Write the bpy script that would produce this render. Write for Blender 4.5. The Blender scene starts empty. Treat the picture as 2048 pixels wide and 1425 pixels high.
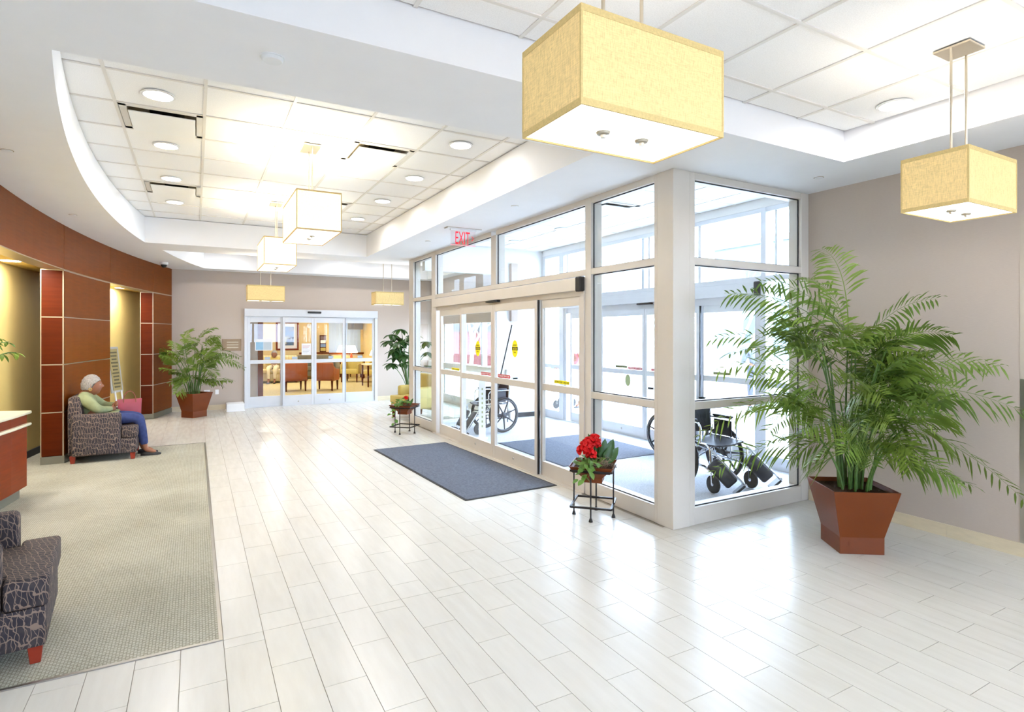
import bpy, bmesh, math, random
from mathutils import Vector, Matrix
sc = bpy.context.scene
C = sc.collection
RD = random.Random(11)
pi = math.pi

# ------------------------------------------------------------------ camera, sky, exposure
CAM_H, FPX, YAW = 1.7, 1140.26, 29.008
cd = bpy.data.cameras.new('camera')
cd.sensor_fit = 'HORIZONTAL'; cd.sensor_width = 36.0
cd.lens = FPX / 2048 * 36.0
cd.shift_y = -(712.5 - 670.2) / 2048
cd.clip_start = 0.05; cd.clip_end = 300
cam = bpy.data.objects.new('camera', cd); C.objects.link(cam)
cam.location = (0, 0, CAM_H); cam.rotation_euler = (pi / 2, 0, -math.radians(YAW))
sc.camera = cam

wd = bpy.data.worlds.new('overcast_sky'); sc.world = wd; wd.use_nodes = True
bgn = wd.node_tree.nodes['Background']
bgn.inputs[0].default_value = (0.60, 0.735, 1.0, 1); bgn.inputs[1].default_value = 21.5
sc.view_settings.view_transform = 'Standard'; sc.view_settings.look = 'None'
sc.view_settings.gamma = 1.0; sc.view_settings.use_curve_mapping = False
sc.view_settings.exposure = 0.14
sc.cycles.use_denoising = True
sc.cycles.max_bounces = 7; sc.cycles.diffuse_bounces = 4; sc.cycles.glossy_bounces = 3; sc.cycles.transparent_max_bounces = 16
sc.cycles.use_adaptive_sampling = True; sc.cycles.adaptive_threshold = .06; sc.cycles.adaptive_min_samples = 16; sc.cycles.use_light_tree = False
sc.cycles.sample_clamp_indirect = 20.0; sc.cycles.caustics_reflective = False; sc.cycles.caustics_refractive = False

# strengths of the seen lamps and of the added ones
E_DOWN, E_SHADE_Y, E_SHADE_W, E_DIFF, L_UP, E_LOUNGE = 112.0, 0.43, 0.75, 1.5, 15.0, 9.0

# ------------------------------------------------------------------ key planes (metres)
XF, YC, YW, ZS, XR = 3.63, 3.655, 14.6, 3.153, 5.53      # glass front, its corner, far wall, soffit, right wall
CX, CY0, CY1 = 0.1335, 3.55, 10.2                        # carpet edge
B0, B1, KX, ZC, YF = 2.837, 3.677, 2.782, 3.562, 10.62   # beam, far coffer
XE, YN, ZC2, ZV = 6.38, 10.2, 3.40, 3.45                 # outer glass wall, vestibule end wall
def xw(y): return -1.655 + .02 * (y - 6.875) ** 2        # curved panel wall
def xcof(y): return -.925 + .021 * (y - 7.35) ** 2       # curved edge of the far coffer

# ------------------------------------------------------------------ helpers
def lin(c):
    c /= 255.0
    return c / 12.92 if c <= .04045 else ((c + .055) / 1.055) ** 2.4
def rgb(r, g, b): return (lin(r), lin(g), lin(b), 1.0)

class NT:
    def __init__(s, name):
        s.m = bpy.data.materials.new(name); s.m.use_nodes = True
        s.t = s.m.node_tree; s.t.nodes.clear()
        s.out = s.n('ShaderNodeOutputMaterial')
    def n(s, k, **kw):
        o = s.t.nodes.new(k)
        for a, b in kw.items(): setattr(o, a, b)
        return o
    def l(s, a, b): s.t.links.new(a, b)
    def math(s, op, a, b=None, clamp=False):
        o = s.n('ShaderNodeMath', operation=op); o.use_clamp = clamp
        for i, x in enumerate((a, b)):
            if x is None: continue
            if isinstance(x, (int, float)): o.inputs[i].default_value = x
            else: s.l(x, o.inputs[i])
        return o.outputs[0]
    def coord(s, kind='Object', scale=(1, 1, 1), rot=(0, 0, 0)):
        if kind == 'World': src = s.n('ShaderNodeNewGeometry').outputs['Position']
        else: src = s.n('ShaderNodeTexCoord').outputs[kind]
        mp = s.n('ShaderNodeMapping'); mp.inputs['Scale'].default_value = scale; mp.inputs['Rotation'].default_value = rot
        s.l(src, mp.inputs[0]); return mp.outputs[0]
    def noise(s, vec, scale, detail=4, rough=.55):
        o = s.n('ShaderNodeTexNoise'); o.inputs['Scale'].default_value = scale; o.inputs['Detail'].default_value = detail
        o.inputs['Roughness'].default_value = rough; s.l(vec, o.inputs['Vector']); return o.outputs[0]
    def ramp(s, fac, stops):
        o = s.n('ShaderNodeValToRGB'); e = o.color_ramp.elements
        while len(e) < len(stops): e.new(.5)
        for x, (p, c) in zip(e, stops): x.position = p; x.color = c
        s.l(fac, o.inputs[0]); return o.outputs[0]
    def mix(s, fac, a, b):
        o = s.n('ShaderNodeMix', data_type='RGBA')
        if isinstance(fac, (int, float)): o.inputs[0].default_value = fac
        else: s.l(fac, o.inputs[0])
        for i, x in ((6, a), (7, b)):
            if isinstance(x, tuple): o.inputs[i].default_value = x
            else: s.l(x, o.inputs[i])
        return o.outputs[2]
    def pbsdf(s, col, rough=.5, metal=0, spec=.5, bump=None, bdist=.002, emit=None, estr=0):
        p = s.n('ShaderNodeBsdfPrincipled')
        if isinstance(col, tuple): p.inputs['Base Color'].default_value = col
        else: s.l(col, p.inputs['Base Color'])
        if isinstance(rough, (int, float)): p.inputs['Roughness'].default_value = rough
        else: s.l(rough, p.inputs['Roughness'])
        p.inputs['Metallic'].default_value = metal
        p.inputs['Specular IOR Level'].default_value = spec
        if bump is not None:
            b = s.n('ShaderNodeBump'); b.inputs['Strength'].default_value = 1.0; b.inputs['Distance'].default_value = bdist
            s.l(bump, b.inputs['Height']); s.l(b.outputs[0], p.inputs['Normal'])
        if estr:
            if isinstance(emit, tuple): p.inputs['Emission Color'].default_value = emit
            else: s.l(emit, p.inputs['Emission Color'])
            p.inputs['Emission Strength'].default_value = estr
        s.l(p.outputs[0], s.out.inputs[0]); return p

def sc_col(c, k): return (min(c[0] * k, 1), min(c[1] * k, 1), min(c[2] * k, 1), 1)
def mat(name, c, rough=.5, metal=0, spec=.5, var=0, vs=6, st=(1, 1, 1), bump=0, bs=150, emit=0, ec=None, co='Object'):
    t = NT(name); col = c; bh = None
    if var or bump: v = t.coord(co, st)
    if var: col = t.ramp(t.noise(v, vs), [(.3, sc_col(c, 1 - var)), (.7, sc_col(c, 1 + var))])
    if bump: bh = t.noise(v, bs, 2)
    t.pbsdf(col, rough, metal, spec, bh, bump, ec or c, emit)
    return t.m

class MB:
    """collects boxes, tubes and lofts, then links them as ONE mesh object"""
    def __init__(s): s.v = []; s.f = []; s.mi = []; s.k = 0
    def add(s, vs, fs):
        b = len(s.v); s.v += [tuple(x) for x in vs]
        for f in fs: s.f.append([b + i for i in f]); s.mi.append(s.k)
        return b
    def box(s, x0, x1, y0, y1, z0, z1):
        s.add([(x0, y0, z0), (x1, y0, z0), (x1, y1, z0), (x0, y1, z0), (x0, y0, z1), (x1, y0, z1), (x1, y1, z1), (x0, y1, z1)],
              [(3, 2, 1, 0), (4, 5, 6, 7), (0, 1, 5, 4), (1, 2, 6, 5), (2, 3, 7, 6), (3, 0, 4, 7)]); return s
    def obox(s, c, size, m=None):
        a, b, d = size[0] / 2, size[1] / 2, size[2] / 2
        if m is None: m = Matrix.Identity(3)
        elif isinstance(m, (int, float)): m = Matrix.Rotation(m, 3, 'Z')
        P = [(-a, -b, -d), (a, -b, -d), (a, b, -d), (-a, b, -d), (-a, -b, d), (a, -b, d), (a, b, d), (-a, b, d)]
        s.add([Vector(c) + m @ Vector(p) for p in P], [(3, 2, 1, 0), (4, 5, 6, 7), (0, 1, 5, 4), (1, 2, 6, 5), (2, 3, 7, 6), (3, 0, 4, 7)]); return s
    def prism(s, poly, z0, z1):
        n = len(poly)
        s.add([(x, y, z0) for x, y in poly] + [(x, y, z1) for x, y in poly],
              [tuple(range(n - 1, -1, -1)), tuple(range(n, 2 * n))] + [(i, (i + 1) % n, n + (i + 1) % n, n + i) for i in range(n)]); return s
    def loft(s, rings, caps=True, closed=True):
        n = len(rings[0]); b = s.add([p for r in rings for p in r], [])
        for i in range(len(rings) - 1):
            for j in range(n if closed else n - 1):
                k = (j + 1) % n
                s.f.append([b + i * n + j, b + i * n + k, b + (i + 1) * n + k, b + (i + 1) * n + j]); s.mi.append(s.k)
        if caps:
            s.f.append([b + j for j in range(n - 1, -1, -1)]); s.mi.append(s.k)
            e = b + (len(rings) - 1) * n
            s.f.append([e + j for j in range(n)]); s.mi.append(s.k)
        return s
    def tube(s, path, r, n=8, closed=False):
        P = [Vector(p) for p in path]; m = len(P); rings = []
        up = None
        for i in range(m):
            a = P[(i - 1) % m] if (closed or i > 0) else P[i]
            b = P[(i + 1) % m] if (closed or i < m - 1) else P[i]
            t = (b - a).normalized()
            if up is None:
                up = Vector((0, 0, 1)) if abs(t.z) < .9 else Vector((1, 0, 0))
            u = (up - t * up.dot(t)).normalized(); w = t.cross(u); up = u
            rr = r[i] if isinstance(r, (list, tuple)) else r
            rings.append([P[i] + (u * math.cos(2 * pi * k / n) + w * math.sin(2 * pi * k / n)) * rr for k in range(n)])
        if closed: rings.append(rings[0]); return s.loft(rings, caps=False)
        return s.loft(rings)
    def lathe(s, prof, n=20, c=(0, 0, 0), m=None):
        rings = []
        for r, z in prof:
            q = [Vector((r * math.cos(2 * pi * k / n), r * math.sin(2 * pi * k / n), z)) for k in range(n)]
            if m is not None: q = [m @ p for p in q]
            rings.append([p + Vector(c) for p in q])
        return s.loft(rings)
    def ball(s, c, r, n=14, h=8):
        if isinstance(r, (int, float)): r = (r, r, r)
        prof = [(math.sin(pi * (.02 + .96 * i / h)), -math.cos(pi * (.02 + .96 * i / h))) for i in range(h + 1)]
        rings = [[Vector((c[0] + q * r[0] * math.cos(2 * pi * k / n), c[1] + q * r[1] * math.sin(2 * pi * k / n), c[2] + z * r[2])) for k in range(n)] for q, z in prof]
        return s.loft(rings)
    def mesh(s, name, smooth=False, bev=0, seg=1, weld=False):
        me = bpy.data.meshes.new(name); me.from_pydata(s.v, [], s.f)
        for p, k in zip(me.polygons, s.mi): p.material_index = k
        if bev or smooth or weld:
            bm = bmesh.new(); bm.from_mesh(me)
            if weld: bmesh.ops.remove_doubles(bm, verts=bm.verts, dist=1e-5)
            bmesh.ops.recalc_face_normals(bm, faces=bm.faces)
            if bev:
                bmesh.ops.bevel(bm, geom=list(bm.edges), offset=bev, segments=seg, profile=.5, affect='EDGES', clamp_overlap=True)
            if smooth:
                for f in bm.faces: f.smooth = True
                for e in bm.edges:
                    if len(e.link_faces) == 2 and e.calc_face_angle(0) > .7: e.smooth = False
            bm.to_mesh(me); bm.free()
        me.update(); return me
    def build(s, name, m, parent=None, smooth=False, bev=0, seg=1, loc=None, rz=0, weld=False):
        me = s.mesh(name, smooth, bev, seg, weld)
        return link(name, me, m, parent, loc, rz)

def link(name, me, m, parent=None, loc=None, rz=0):
    o = bpy.data.objects.new(name, me); C.objects.link(o)
    if m is not None and not me.materials:
        for k in (m if isinstance(m, (list, tuple)) else [m]): me.materials.append(k)
    if parent is not None: o.parent = parent
    if loc is not None: o.location = loc
    if rz: o.rotation_euler = (0, 0, rz)
    return o
def tag(o, label=None, cat=None, group=None, kind=None):
    if label: o['label'] = label
    if cat: o['category'] = cat
    if group: o['group'] = group
    if kind: o['kind'] = kind
    return o
def thing(name, label, cat, loc=(0, 0, 0), rz=0, group=None):
    o = bpy.data.objects.new(name, None); C.objects.link(o); o.empty_display_size = .1
    o.location = loc; o.rotation_euler = (0, 0, rz)
    return tag(o, label, cat, group)
def struct(name, loc=(0, 0, 0), rz=0, label=None):
    o = bpy.data.objects.new(name, None); C.objects.link(o); o.location = loc; o.rotation_euler = (0, 0, rz)
    return tag(o, label=label, kind='structure')
def copy_tree(o, parent=None):
    c = o.copy(); C.objects.link(c); c.parent = parent
    for ch in list(o.children): copy_tree(ch, c)
    return c
UNIT = None
def unit_box(name, x0, x1, y0, y1, z0, z1, m, parent):
    """alike pieces share one cube mesh per material"""
    key = 'piece_' + m.name
    me = bpy.data.meshes.get(key)
    if me is None: me = MB().box(-.5, .5, -.5, .5, -.5, .5).mesh(key)
    o = link(name, me, m, parent)
    o.location = ((x0 + x1) / 2, (y0 + y1) / 2, (z0 + z1) / 2); o.scale = (x1 - x0, y1 - y0, z1 - z0)
    return o
def bez(p0, p1, p2, n):
    p0, p1, p2 = Vector(p0), Vector(p1), Vector(p2)
    return [p0 * (1 - t) ** 2 + p1 * 2 * t * (1 - t) + p2 * t * t for t in [i / n for i in range(n + 1)]]
def arc(c, r, a0, a1, n, ax=(1, 0, 0), ay=(0, 0, 1)):
    c, ax, ay = Vector(c), Vector(ax), Vector(ay)
    return [c + ax * r * math.cos(a0 + (a1 - a0) * i / n) + ay * r * math.sin(a0 + (a1 - a0) * i / n) for i in range(n + 1)]
def text_part(s, w, h, m, parent, origin, xdir, zdir, name='lettering', lift=.0012):
    """lettering fitted to w x h, lying in the plane of xdir and zdir, centred on origin"""
    cu = bpy.data.curves.new('t', 'FONT'); cu.body = s; cu.extrude = .001; cu.resolution_u = 2
    o = bpy.data.objects.new('t', cu); C.objects.link(o)
    dg = bpy.context.evaluated_depsgraph_get(); me = bpy.data.meshes.new_from_object(o.evaluated_get(dg))
    bpy.data.objects.remove(o); bpy.data.curves.remove(cu); me.name = name; me.materials.clear()
    xs = [v.co.x for v in me.vertices]; ys = [v.co.y for v in me.vertices]
    x0, x1, y0, y1 = min(xs), max(xs), min(ys), max(ys)
    xd, zd = Vector(xdir).normalized(), Vector(zdir).normalized(); nd = xd.cross(zd); og = Vector(origin)
    for v in me.vertices:
        a = ((v.co.x - x0) / (x1 - x0) - .5) * w; b = ((v.co.y - y0) / (y1 - y0) - .5) * h
        v.co = og + xd * a + zd * b + nd * (lift + v.co.z * .3)
    return link(name, me, m, parent)
# ------------------------------------------------------------------ materials
def m_tile():
    t = NT('cream_porcelain')
    v = t.coord('World', (9, 1.2, 1)); a = t.noise(v, 2.2, 5)
    oi = t.n('ShaderNodeObjectInfo').outputs['Random']
    base = t.ramp(a, [(.3, rgb(203, 198, 188)), (.72, rgb(211, 207, 198))])
    col = t.mix(t.math('MULTIPLY', oi, .35), base, rgb(213, 209, 201))
    rough = t.math('ADD', t.math('MULTIPLY', a, .12), .17)
    t.pbsdf(col, rough, 0, .5); return t.m
def m_carpet(name, c1, c2, s):
    t = NT(name); v = t.coord('World', (s, s, s))
    sx = t.n('ShaderNodeSeparateXYZ'); t.l(v, sx.inputs[0])
    row = t.math('FLOOR', t.math('MULTIPLY', sx.outputs[0], 1.0))
    off = t.math('MULTIPLY', t.math('MODULO', row, 2.0), .5)
    fx = t.math('FRACT', sx.outputs[0]); fy = t.math('FRACT', t.math('ADD', t.math('MULTIPLY', sx.outputs[1], .55), off))
    dx = t.math('ABSOLUTE', t.math('SUBTRACT', fx, .5)); dy = t.math('ABSOLUTE', t.math('SUBTRACT', fy, .5))
    e = t.math('SUBTRACT', 1.0, t.math('MULTIPLY', t.math('MAXIMUM', dx, dy), 2.0), True)
    nz = t.noise(t.coord('World'), 90, 3)
    big = t.noise(t.coord('World'), 1.3, 3)
    f = t.math('ADD', t.math('MULTIPLY', t.math('MULTIPLY', e, 2.2, True), .38), t.math('MULTIPLY', nz, .62))
    f = t.math('ADD', f, t.math('MULTIPLY', t.math('SUBTRACT', big, .5), .5))
    t.pbsdf(t.ramp(f, [(.15, c1), (.8, c2)]), .95, 0, .1, f, .004); return t.m
def m_fabric():
    t = NT('charcoal_upholstery_with_tan_curves'); v = t.coord('Object')
    nz = t.n('ShaderNodeTexNoise'); nz.inputs['Scale'].default_value = 5.0; nz.inputs['Detail'].default_value = 1; t.l(v, nz.inputs['Vector'])
    fs = []
    for rot, scl, th in (((.5, .3, .2), 13.0, .965), ((-.4, .9, 1.2), 11.5, .972), ((.9, -.5, .6), 15.0, .976)):
        w = t.n('ShaderNodeTexWave'); w.inputs['Scale'].default_value = scl; w.inputs['Distortion'].default_value = 5.0
        w.inputs['Detail'].default_value = 1.5; w.inputs['Detail Scale'].default_value = 1.2
        mp = t.coord('Object', (1, 1, 1), rot); t.l(mp, w.inputs['Vector'])
        fs.append(t.math('GREATER_THAN', w.outputs[1], th))
    f = t.math('MAXIMUM', fs[0], t.math('MAXIMUM', fs[1], fs[2]))
    base = t.ramp(t.noise(v, 14, 3), [(.35, rgb(46, 43, 50)), (.7, rgb(66, 60, 62))])
    t.pbsdf(t.mix(f, base, rgb(132, 112, 100)), .8, 0, .3, t.noise(v, 300, 2), .0006); return t.m
def m_wood(name, c, k=.22):
    t = NT(name); v = t.coord('World', (1.2, 1.2, 16)); a = t.noise(v, 2.5, 6, .6)
    b = t.noise(t.coord('World', (1, 1, 1.5)), .9, 2)
    oi = t.n('ShaderNodeObjectInfo').outputs['Random']
    f = t.math('ADD', t.math('MULTIPLY', a, .7), t.math('MULTIPLY', t.math('ADD', b, oi), .22))
    t.pbsdf(t.ramp(f, [(.3, sc_col(c, 1 - k)), (.75, sc_col(c, 1 + k))]), .36, 0, .1); return t.m
def m_glass(name, tint=(.97, .985, .98, 1), ior=1.45, refl=1.0):
    t = NT(name)
    tr = t.n('ShaderNodeBsdfTransparent'); tr.inputs[0].default_value = tint
    gl = t.n('ShaderNodeBsdfGlossy'); gl.inputs['Roughness'].default_value = .01; gl.inputs[0].default_value = (1, 1, 1, 1)
    fr = t.n('ShaderNodeFresnel'); fr.inputs[0].default_value = ior
    front = t.math('SUBTRACT', 1.0, t.n('ShaderNodeNewGeometry').outputs['Backfacing'])
    mx = t.n('ShaderNodeMixShader'); t.l(t.math('MULTIPLY', t.math('MULTIPLY', fr.outputs[0], refl), front), mx.inputs[0]); t.l(tr.outputs[0], mx.inputs[1]); t.l(gl.outputs[0], mx.inputs[2])
    t.l(mx.outputs[0], t.out.inputs[0]); return t.m
def m_shade(name, c, e):
    """woven linen drum lit from inside"""
    t = NT(name); a = t.noise(t.coord('Object', (120, 120, 9)), 4, 3); b = t.noise(t.coord('Object', (9, 9, 150)), 4, 2)
    f = t.math('ADD', t.math('MULTIPLY', a, .6), t.math('MULTIPLY', b, .4))
    col = t.ramp(f, [(.35, sc_col(c, .74)), (.62, sc_col(c, 1.14))])
    t.pbsdf(col, .9, 0, .1, f, .0008, col, e); return t.m
def m_speckle():
    t = NT('white_lay_in_tile'); a = t.noise(t.coord('World'), 160, 2)
    t.pbsdf(t.ramp(a, [(.3, rgb(238, 237, 236)), (.6, rgb(248, 247, 246))]), .9, 0, .15, a, .0008); return t.m
def m_leaf(name, c1, c2, rough=.45):
    t = NT(name); oi = t.n('ShaderNodeObjectInfo').outputs['Random']
    n = t.noise(t.coord('Object'), 3.5, 2)
    col = t.mix(t.math('ADD', t.math('MULTIPLY', oi, .65), t.math('MULTIPLY', n, .35)), c1, c2)
    p = t.pbsdf(col, rough, 0, .4)
    tl = t.n('ShaderNodeBsdfTranslucent'); t.l(col, tl.inputs[0])
    mx = t.n('ShaderNodeMixShader'); mx.inputs[0].default_value = .3
    t.l(p.outputs[0], mx.inputs[1]); t.l(tl.outputs[0], mx.inputs[2]); t.l(mx.outputs[0], t.out.inputs[0]); return t.m
def m_art():
    t = NT('abstract_blue_print'); v = t.coord('Object', (1, 1, 1))
    a = t.noise(v, 2.6, 3)
    t.pbsdf(t.ramp(a, [(.3, rgb(34, 44, 62)), (.45, rgb(70, 110, 150)), (.55, rgb(90, 92, 120)), (.62, rgb(190, 195, 180)), (.7, rgb(60, 80, 60))]), .5); return t.m

TILE = m_tile()
GROUT = mat('beige_grout', rgb(150, 142, 128), .9, var=.1, vs=30)
CARPET = m_carpet('olive_beige_loop_carpet', rgb(120, 116, 100), rgb(184, 181, 166), 62)
GREYCARPET = mat('grey_vestibule_carpet', rgb(190, 192, 198), .95, 0, .1, var=.18, vs=60, bump=.003, bs=300)
MATGREY = mat('charcoal_walk_off_mat', rgb(102, 106, 116), .95, 0, .1, var=.22, vs=45, bump=.003, bs=260)
RUBBER = mat('black_rubber', rgb(28, 28, 30), .7)
LOUNGECARPET = mat('tan_lounge_carpet', rgb(196, 178, 128), .95, 0, .1, var=.12, vs=20)
CONCRETE = mat('pale_concrete', rgb(196, 196, 192), .9, 0, .2, var=.08, vs=3)
GREIGE = mat('greige_wallcovering', rgb(194, 179, 166), .75, 0, .25, var=.03, vs=30, st=(1, 1, 12), bump=.0006, bs=120)
WHITE = mat('white_wall_paint', rgb(232, 230, 226), .7, 0, .3, var=.015, vs=4)
CEILW = mat('white_ceiling_paint', rgb(244, 244, 244), .8, 0, .2, var=.012, vs=3)
SOFFIT = mat('off_white_soffit_paint', rgb(240, 239, 240), .8, 0, .2, var=.012, vs=3)
CTILE = m_speckle()
GRID = mat('white_ceiling_grid', rgb(226, 222, 216), .5, 0, .4, var=.02)
ALU = mat('champagne_aluminium', rgb(214, 206, 196), .4, .12, .5, var=.03, vs=3, st=(1, 1, .3))
ALUB = mat('clear_anodised_aluminium', rgb(216, 217, 220), .4, .1, .5, var=.03, vs=3)
GASKET = mat('black_gasket', rgb(30, 32, 38), .6, var=.1)
BLACK = mat('black_plastic', rgb(24, 24, 26), .45, var=.1)
GLASS = m_glass('clear_float_glass')
TINTG = m_glass('greenish_glass', (.82, .90, .88, 1))
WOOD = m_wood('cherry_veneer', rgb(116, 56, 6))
WOODD = m_wood('dark_and_shaded_cherry', rgb(80, 28, 4))  # dark wood of legs and cores; on pier returns a painted shade
DESKW = m_wood('orange_cherry_laminate', rgb(118, 42, 2))
STEEL = mat('brushed_steel', rgb(184, 180, 172), .3, .9, .5, var=.06, vs=4, st=(1, 1, .1))
SEAM = mat('champagne_reveal_strip', rgb(176, 160, 134), .35, .6, .5, var=.05)
OCHRE = mat('ochre_wall_paint', rgb(212, 184, 112), .75, 0, .25, var=.05, vs=2)
TOEK = mat('grey_green_toe_kick', rgb(120, 116, 100), .5, .2)
CREAM = mat('cream_solid_surface', rgb(226, 218, 190), .3, 0, .5, var=.03)
BASET = mat('cream_tile_base', rgb(220, 204, 174), .3, 0, .5, var=.05, vs=5)
LENS = mat('lit_downlight_lens', rgb(255, 252, 244), .5, emit=4.0, ec=(1, .975, .95, 1))
LENSV = mat('dim_vestibule_lens', rgb(250, 250, 250), .5, emit=3.0, ec=(1, .97, .92, 1))
TRIMW = mat('white_light_trim', rgb(232, 232, 232), .4)
DARK = mat('dark_vent_throat', rgb(40, 34, 26), .8)
FABRIC = m_fabric()
REDLEG = mat('red_stained_leg', rgb(140, 44, 24), .35, 0, .5, var=.12, vs=8, st=(1, 1, .3))
SHADE_Y = m_shade('linen_shade_yellow', rgb(210, 184, 130), E_SHADE_Y)
SHADE_W = m_shade('linen_shade_bright', rgb(255, 240, 200), E_SHADE_W)
BAND = mat('linen_hem', rgb(196, 172, 118), .9, 0, .1, var=.12, vs=120, emit=.18)
BANDW = mat('linen_hem_bright', rgb(196, 168, 120), .9, 0, .1, var=.1, vs=120, emit=.12)
DIFF = mat('lit_acrylic_diffuser', rgb(252, 252, 248), .4, emit=E_DIFF, ec=(1, .97, .90, 1))
NICKEL = mat('satin_nickel', rgb(196, 186, 168), .28, .85, .5, var=.05)
TERRA = mat('terracotta_glaze', rgb(110, 52, 18), .32, 0, .3, var=.06, vs=4)
SOIL = mat('bark_mulch', rgb(74, 54, 40), .95, 0, .1, var=.4, vs=60, bump=.01, bs=70)
PALM = m_leaf('palm_green', rgb(58, 90, 26), rgb(138, 162, 68))
STEMG = mat('palm_stem_green', rgb(74, 104, 42), .5, 0, .4, var=.3, vs=14)
DLEAF = m_leaf('dark_glossy_leaf', rgb(36, 70, 32), rgb(84, 118, 60), .3)
LLEAF = m_leaf('light_leaf', rgb(70, 116, 44), rgb(128, 164, 76))
BARK = mat('grey_bark', rgb(110, 96, 76), .9, var=.2, vs=12)
REDFL = mat('red_petal', rgb(206, 14, 16), .55, 0, .3, var=.15, vs=20)
IRON = mat('black_wrought_iron', rgb(36, 32, 32), .4, .3, .5, var=.1)
CHROME = mat('chrome', rgb(214, 218, 226), .12, 1.0, .5, var=.02)
VINYL = mat('black_vinyl', rgb(30, 32, 40), .45, 0, .5, var=.15, vs=10)
YELLOWST = mat('yellow_sticker', rgb(248, 232, 20), .5, emit=.12)  # faint glow put into the colour; the stickers are no lamps
REDST = mat('red_sticker', rgb(206, 52, 48), .5)
WHITEST = mat('white_print', rgb(244, 244, 244), .5)
BLACKST = mat('black_print', rgb(34, 32, 26), .5)
OLIVEST = mat('faded_olive_sticker', rgb(168, 176, 120), .6)
REDLET = mat('red_exit_letters', rgb(226, 20, 44), .4, emit=.55, ec=rgb(236, 24, 50))
ACRYL = m_glass('edge_lit_acrylic', (.97, .93, .94, 1), 1.3)
PAPER = mat('paper_white', rgb(238, 238, 240), .7)
PAPERB = mat('paper_blue', rgb(150, 190, 216), .7, var=.08, vs=8)
PLAQUE = mat('bronze_plaque', rgb(140, 116, 88), .4, .3, var=.1)
SKIN = mat('brown_skin', rgb(142, 92, 66), .5, 0, .4, var=.06, vs=12)
HAIR = mat('short_grey_hair', rgb(150, 145, 140), .8, 0, .2, var=.25, vs=50, bump=.006, bs=90)
JACKET = mat('sage_green_jacket', rgb(138, 144, 108), .85, 0, .2, var=.14, vs=10, bump=.004, bs=22)
TOP = mat('grey_print_top', rgb(130, 128, 136), .8, var=.3, vs=40)
DENIM = mat('blue_denim', rgb(56, 66, 108), .85, 0, .2, var=.16, vs=24)
SHOE = mat('black_leather', rgb(24, 24, 28), .35)
BAG = mat('raspberry_leather', rgb(146, 56, 70), .45, var=.08, vs=8)
BAGH = mat('brown_strap', rgb(124, 70, 48), .5)
GOLD = mat('gold', rgb(214, 170, 90), .3, .8)
MUSTARD = mat('mustard_vinyl', rgb(198, 176, 96), .5, 0, .4, var=.06, vs=5)
RUST = mat('rust_vinyl', rgb(162, 84, 38), .5, 0, .4, var=.06, vs=5)
OLIVEG = mat('grey_olive_sofa', rgb(112, 106, 88), .7, var=.1, vs=6)
STRIPE = None
def m_stripe():
    t = NT('striped_upholstery'); w = t.n('ShaderNodeTexWave'); w.inputs['Scale'].default_value = 6.0
    t.l(t.coord('Object'), w.inputs['Vector'])
    t.pbsdf(t.ramp(w.outputs[1], [(.4, rgb(196, 172, 112)), (.6, rgb(222, 206, 160))]), .8); return t.m
STRIPE = m_stripe()
LAMPSH = mat('lit_lamp_shade', rgb(255, 244, 220), .8, emit=E_LOUNGE * .5, ec=(1, .9, .72, 1))
TANWALL = mat('tan_lounge_wall', rgb(232, 206, 150), .75, var=.04, vs=3)
BLIND = mat('glowing_blind', rgb(176, 196, 226), .6, emit=.12, ec=(.82, .9, 1, 1))  # slight emission stands in for daylight coming through the slats
ART = m_art()
BEIGEC = mat('beige_trousers', rgb(214, 200, 164), .8, var=.08, vs=14)
REDJ = mat('glare_paled_red', rgb(196, 112, 114), .8, var=.1, vs=14)  # red made paler in the colour to imitate veiling glare
WHITECL = mat('white_cloth', rgb(214, 214, 214), .8, var=.06, vs=14)
BRICK = mat('red_brick_far', rgb(88, 42, 40), .9, var=.25, vs=6)
TRUNK = mat('pale_bark', rgb(150, 146, 142), .9, var=.2, vs=10)
DARKF = mat('dark_evergreen_far', rgb(44, 43, 42), .95, var=.3, vs=2)
# ------------------------------------------------------------------ floor
flo = MB().box(-3.4, 7.2, -4.6, YW, -.10, -.0035).build('floor', GROUT)
tag(flo, 'cream plank tile floor of the lobby', kind='structure')
TWID, TLEN, GAP = .2038, .612, .0030
def cam_uv(x, y, z):
    a = math.radians(YAW); s, c = math.sin(a), math.cos(a)
    d = x * s + y * c; l = x * c - y * s
    if d < .2: return None
    return (1024 + FPX * l / d, 670.2 - FPX * (z - CAM_H) / d, d)
tiles = []
for k in range(-17, 35):
    x0, x1 = CX + k * TWID, CX + (k + 1) * TWID
    ev = k % 2 == 0
    cuts = [CY0]; y = CY0 + (.53 if ev else .22)
    while y < YW: cuts.append(y); y += TLEN
    cuts.append(YW); spans = list(zip(cuts[:-1], cuts[1:]))
    y = CY0 - (.10 if ev else .41); cuts = [CY0]
    while y > -4.5: cuts.append(y); y -= TLEN
    spans += [(b, a) for a, b in zip(cuts[:-1], cuts[1:])]
    for a, b in spans:
        X0, X1, A, B_ = x0, x1, a, b
        if A >= CY0 - .001 and x0 < CX - .01:
            if B_ <= CY1: continue
            A = max(A, CY1)
            if x1 < xw(B_) - .02 or x1 < -1.75: continue
        if x1 > XF + .12 and A < YN + .45:
            if B_ > YC and A > YC + .05: continue
            B_ = min(B_, YC + .1) if A < YC + .05 else B_
        if B_ - A < .03: continue
        tiles.append((X0 + GAP / 2, X1 - GAP / 2, A + GAP / 2, B_ - GAP / 2))
def tkey(t):
    p = cam_uv((t[0] + t[1]) / 2, (t[2] + t[3]) / 2, 0)
    if p is None or not (-60 < p[0] < 2110 and p[1] < 1500): return 1e3 + t[2]
    return p[2]
tiles.sort(key=tkey)
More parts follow.
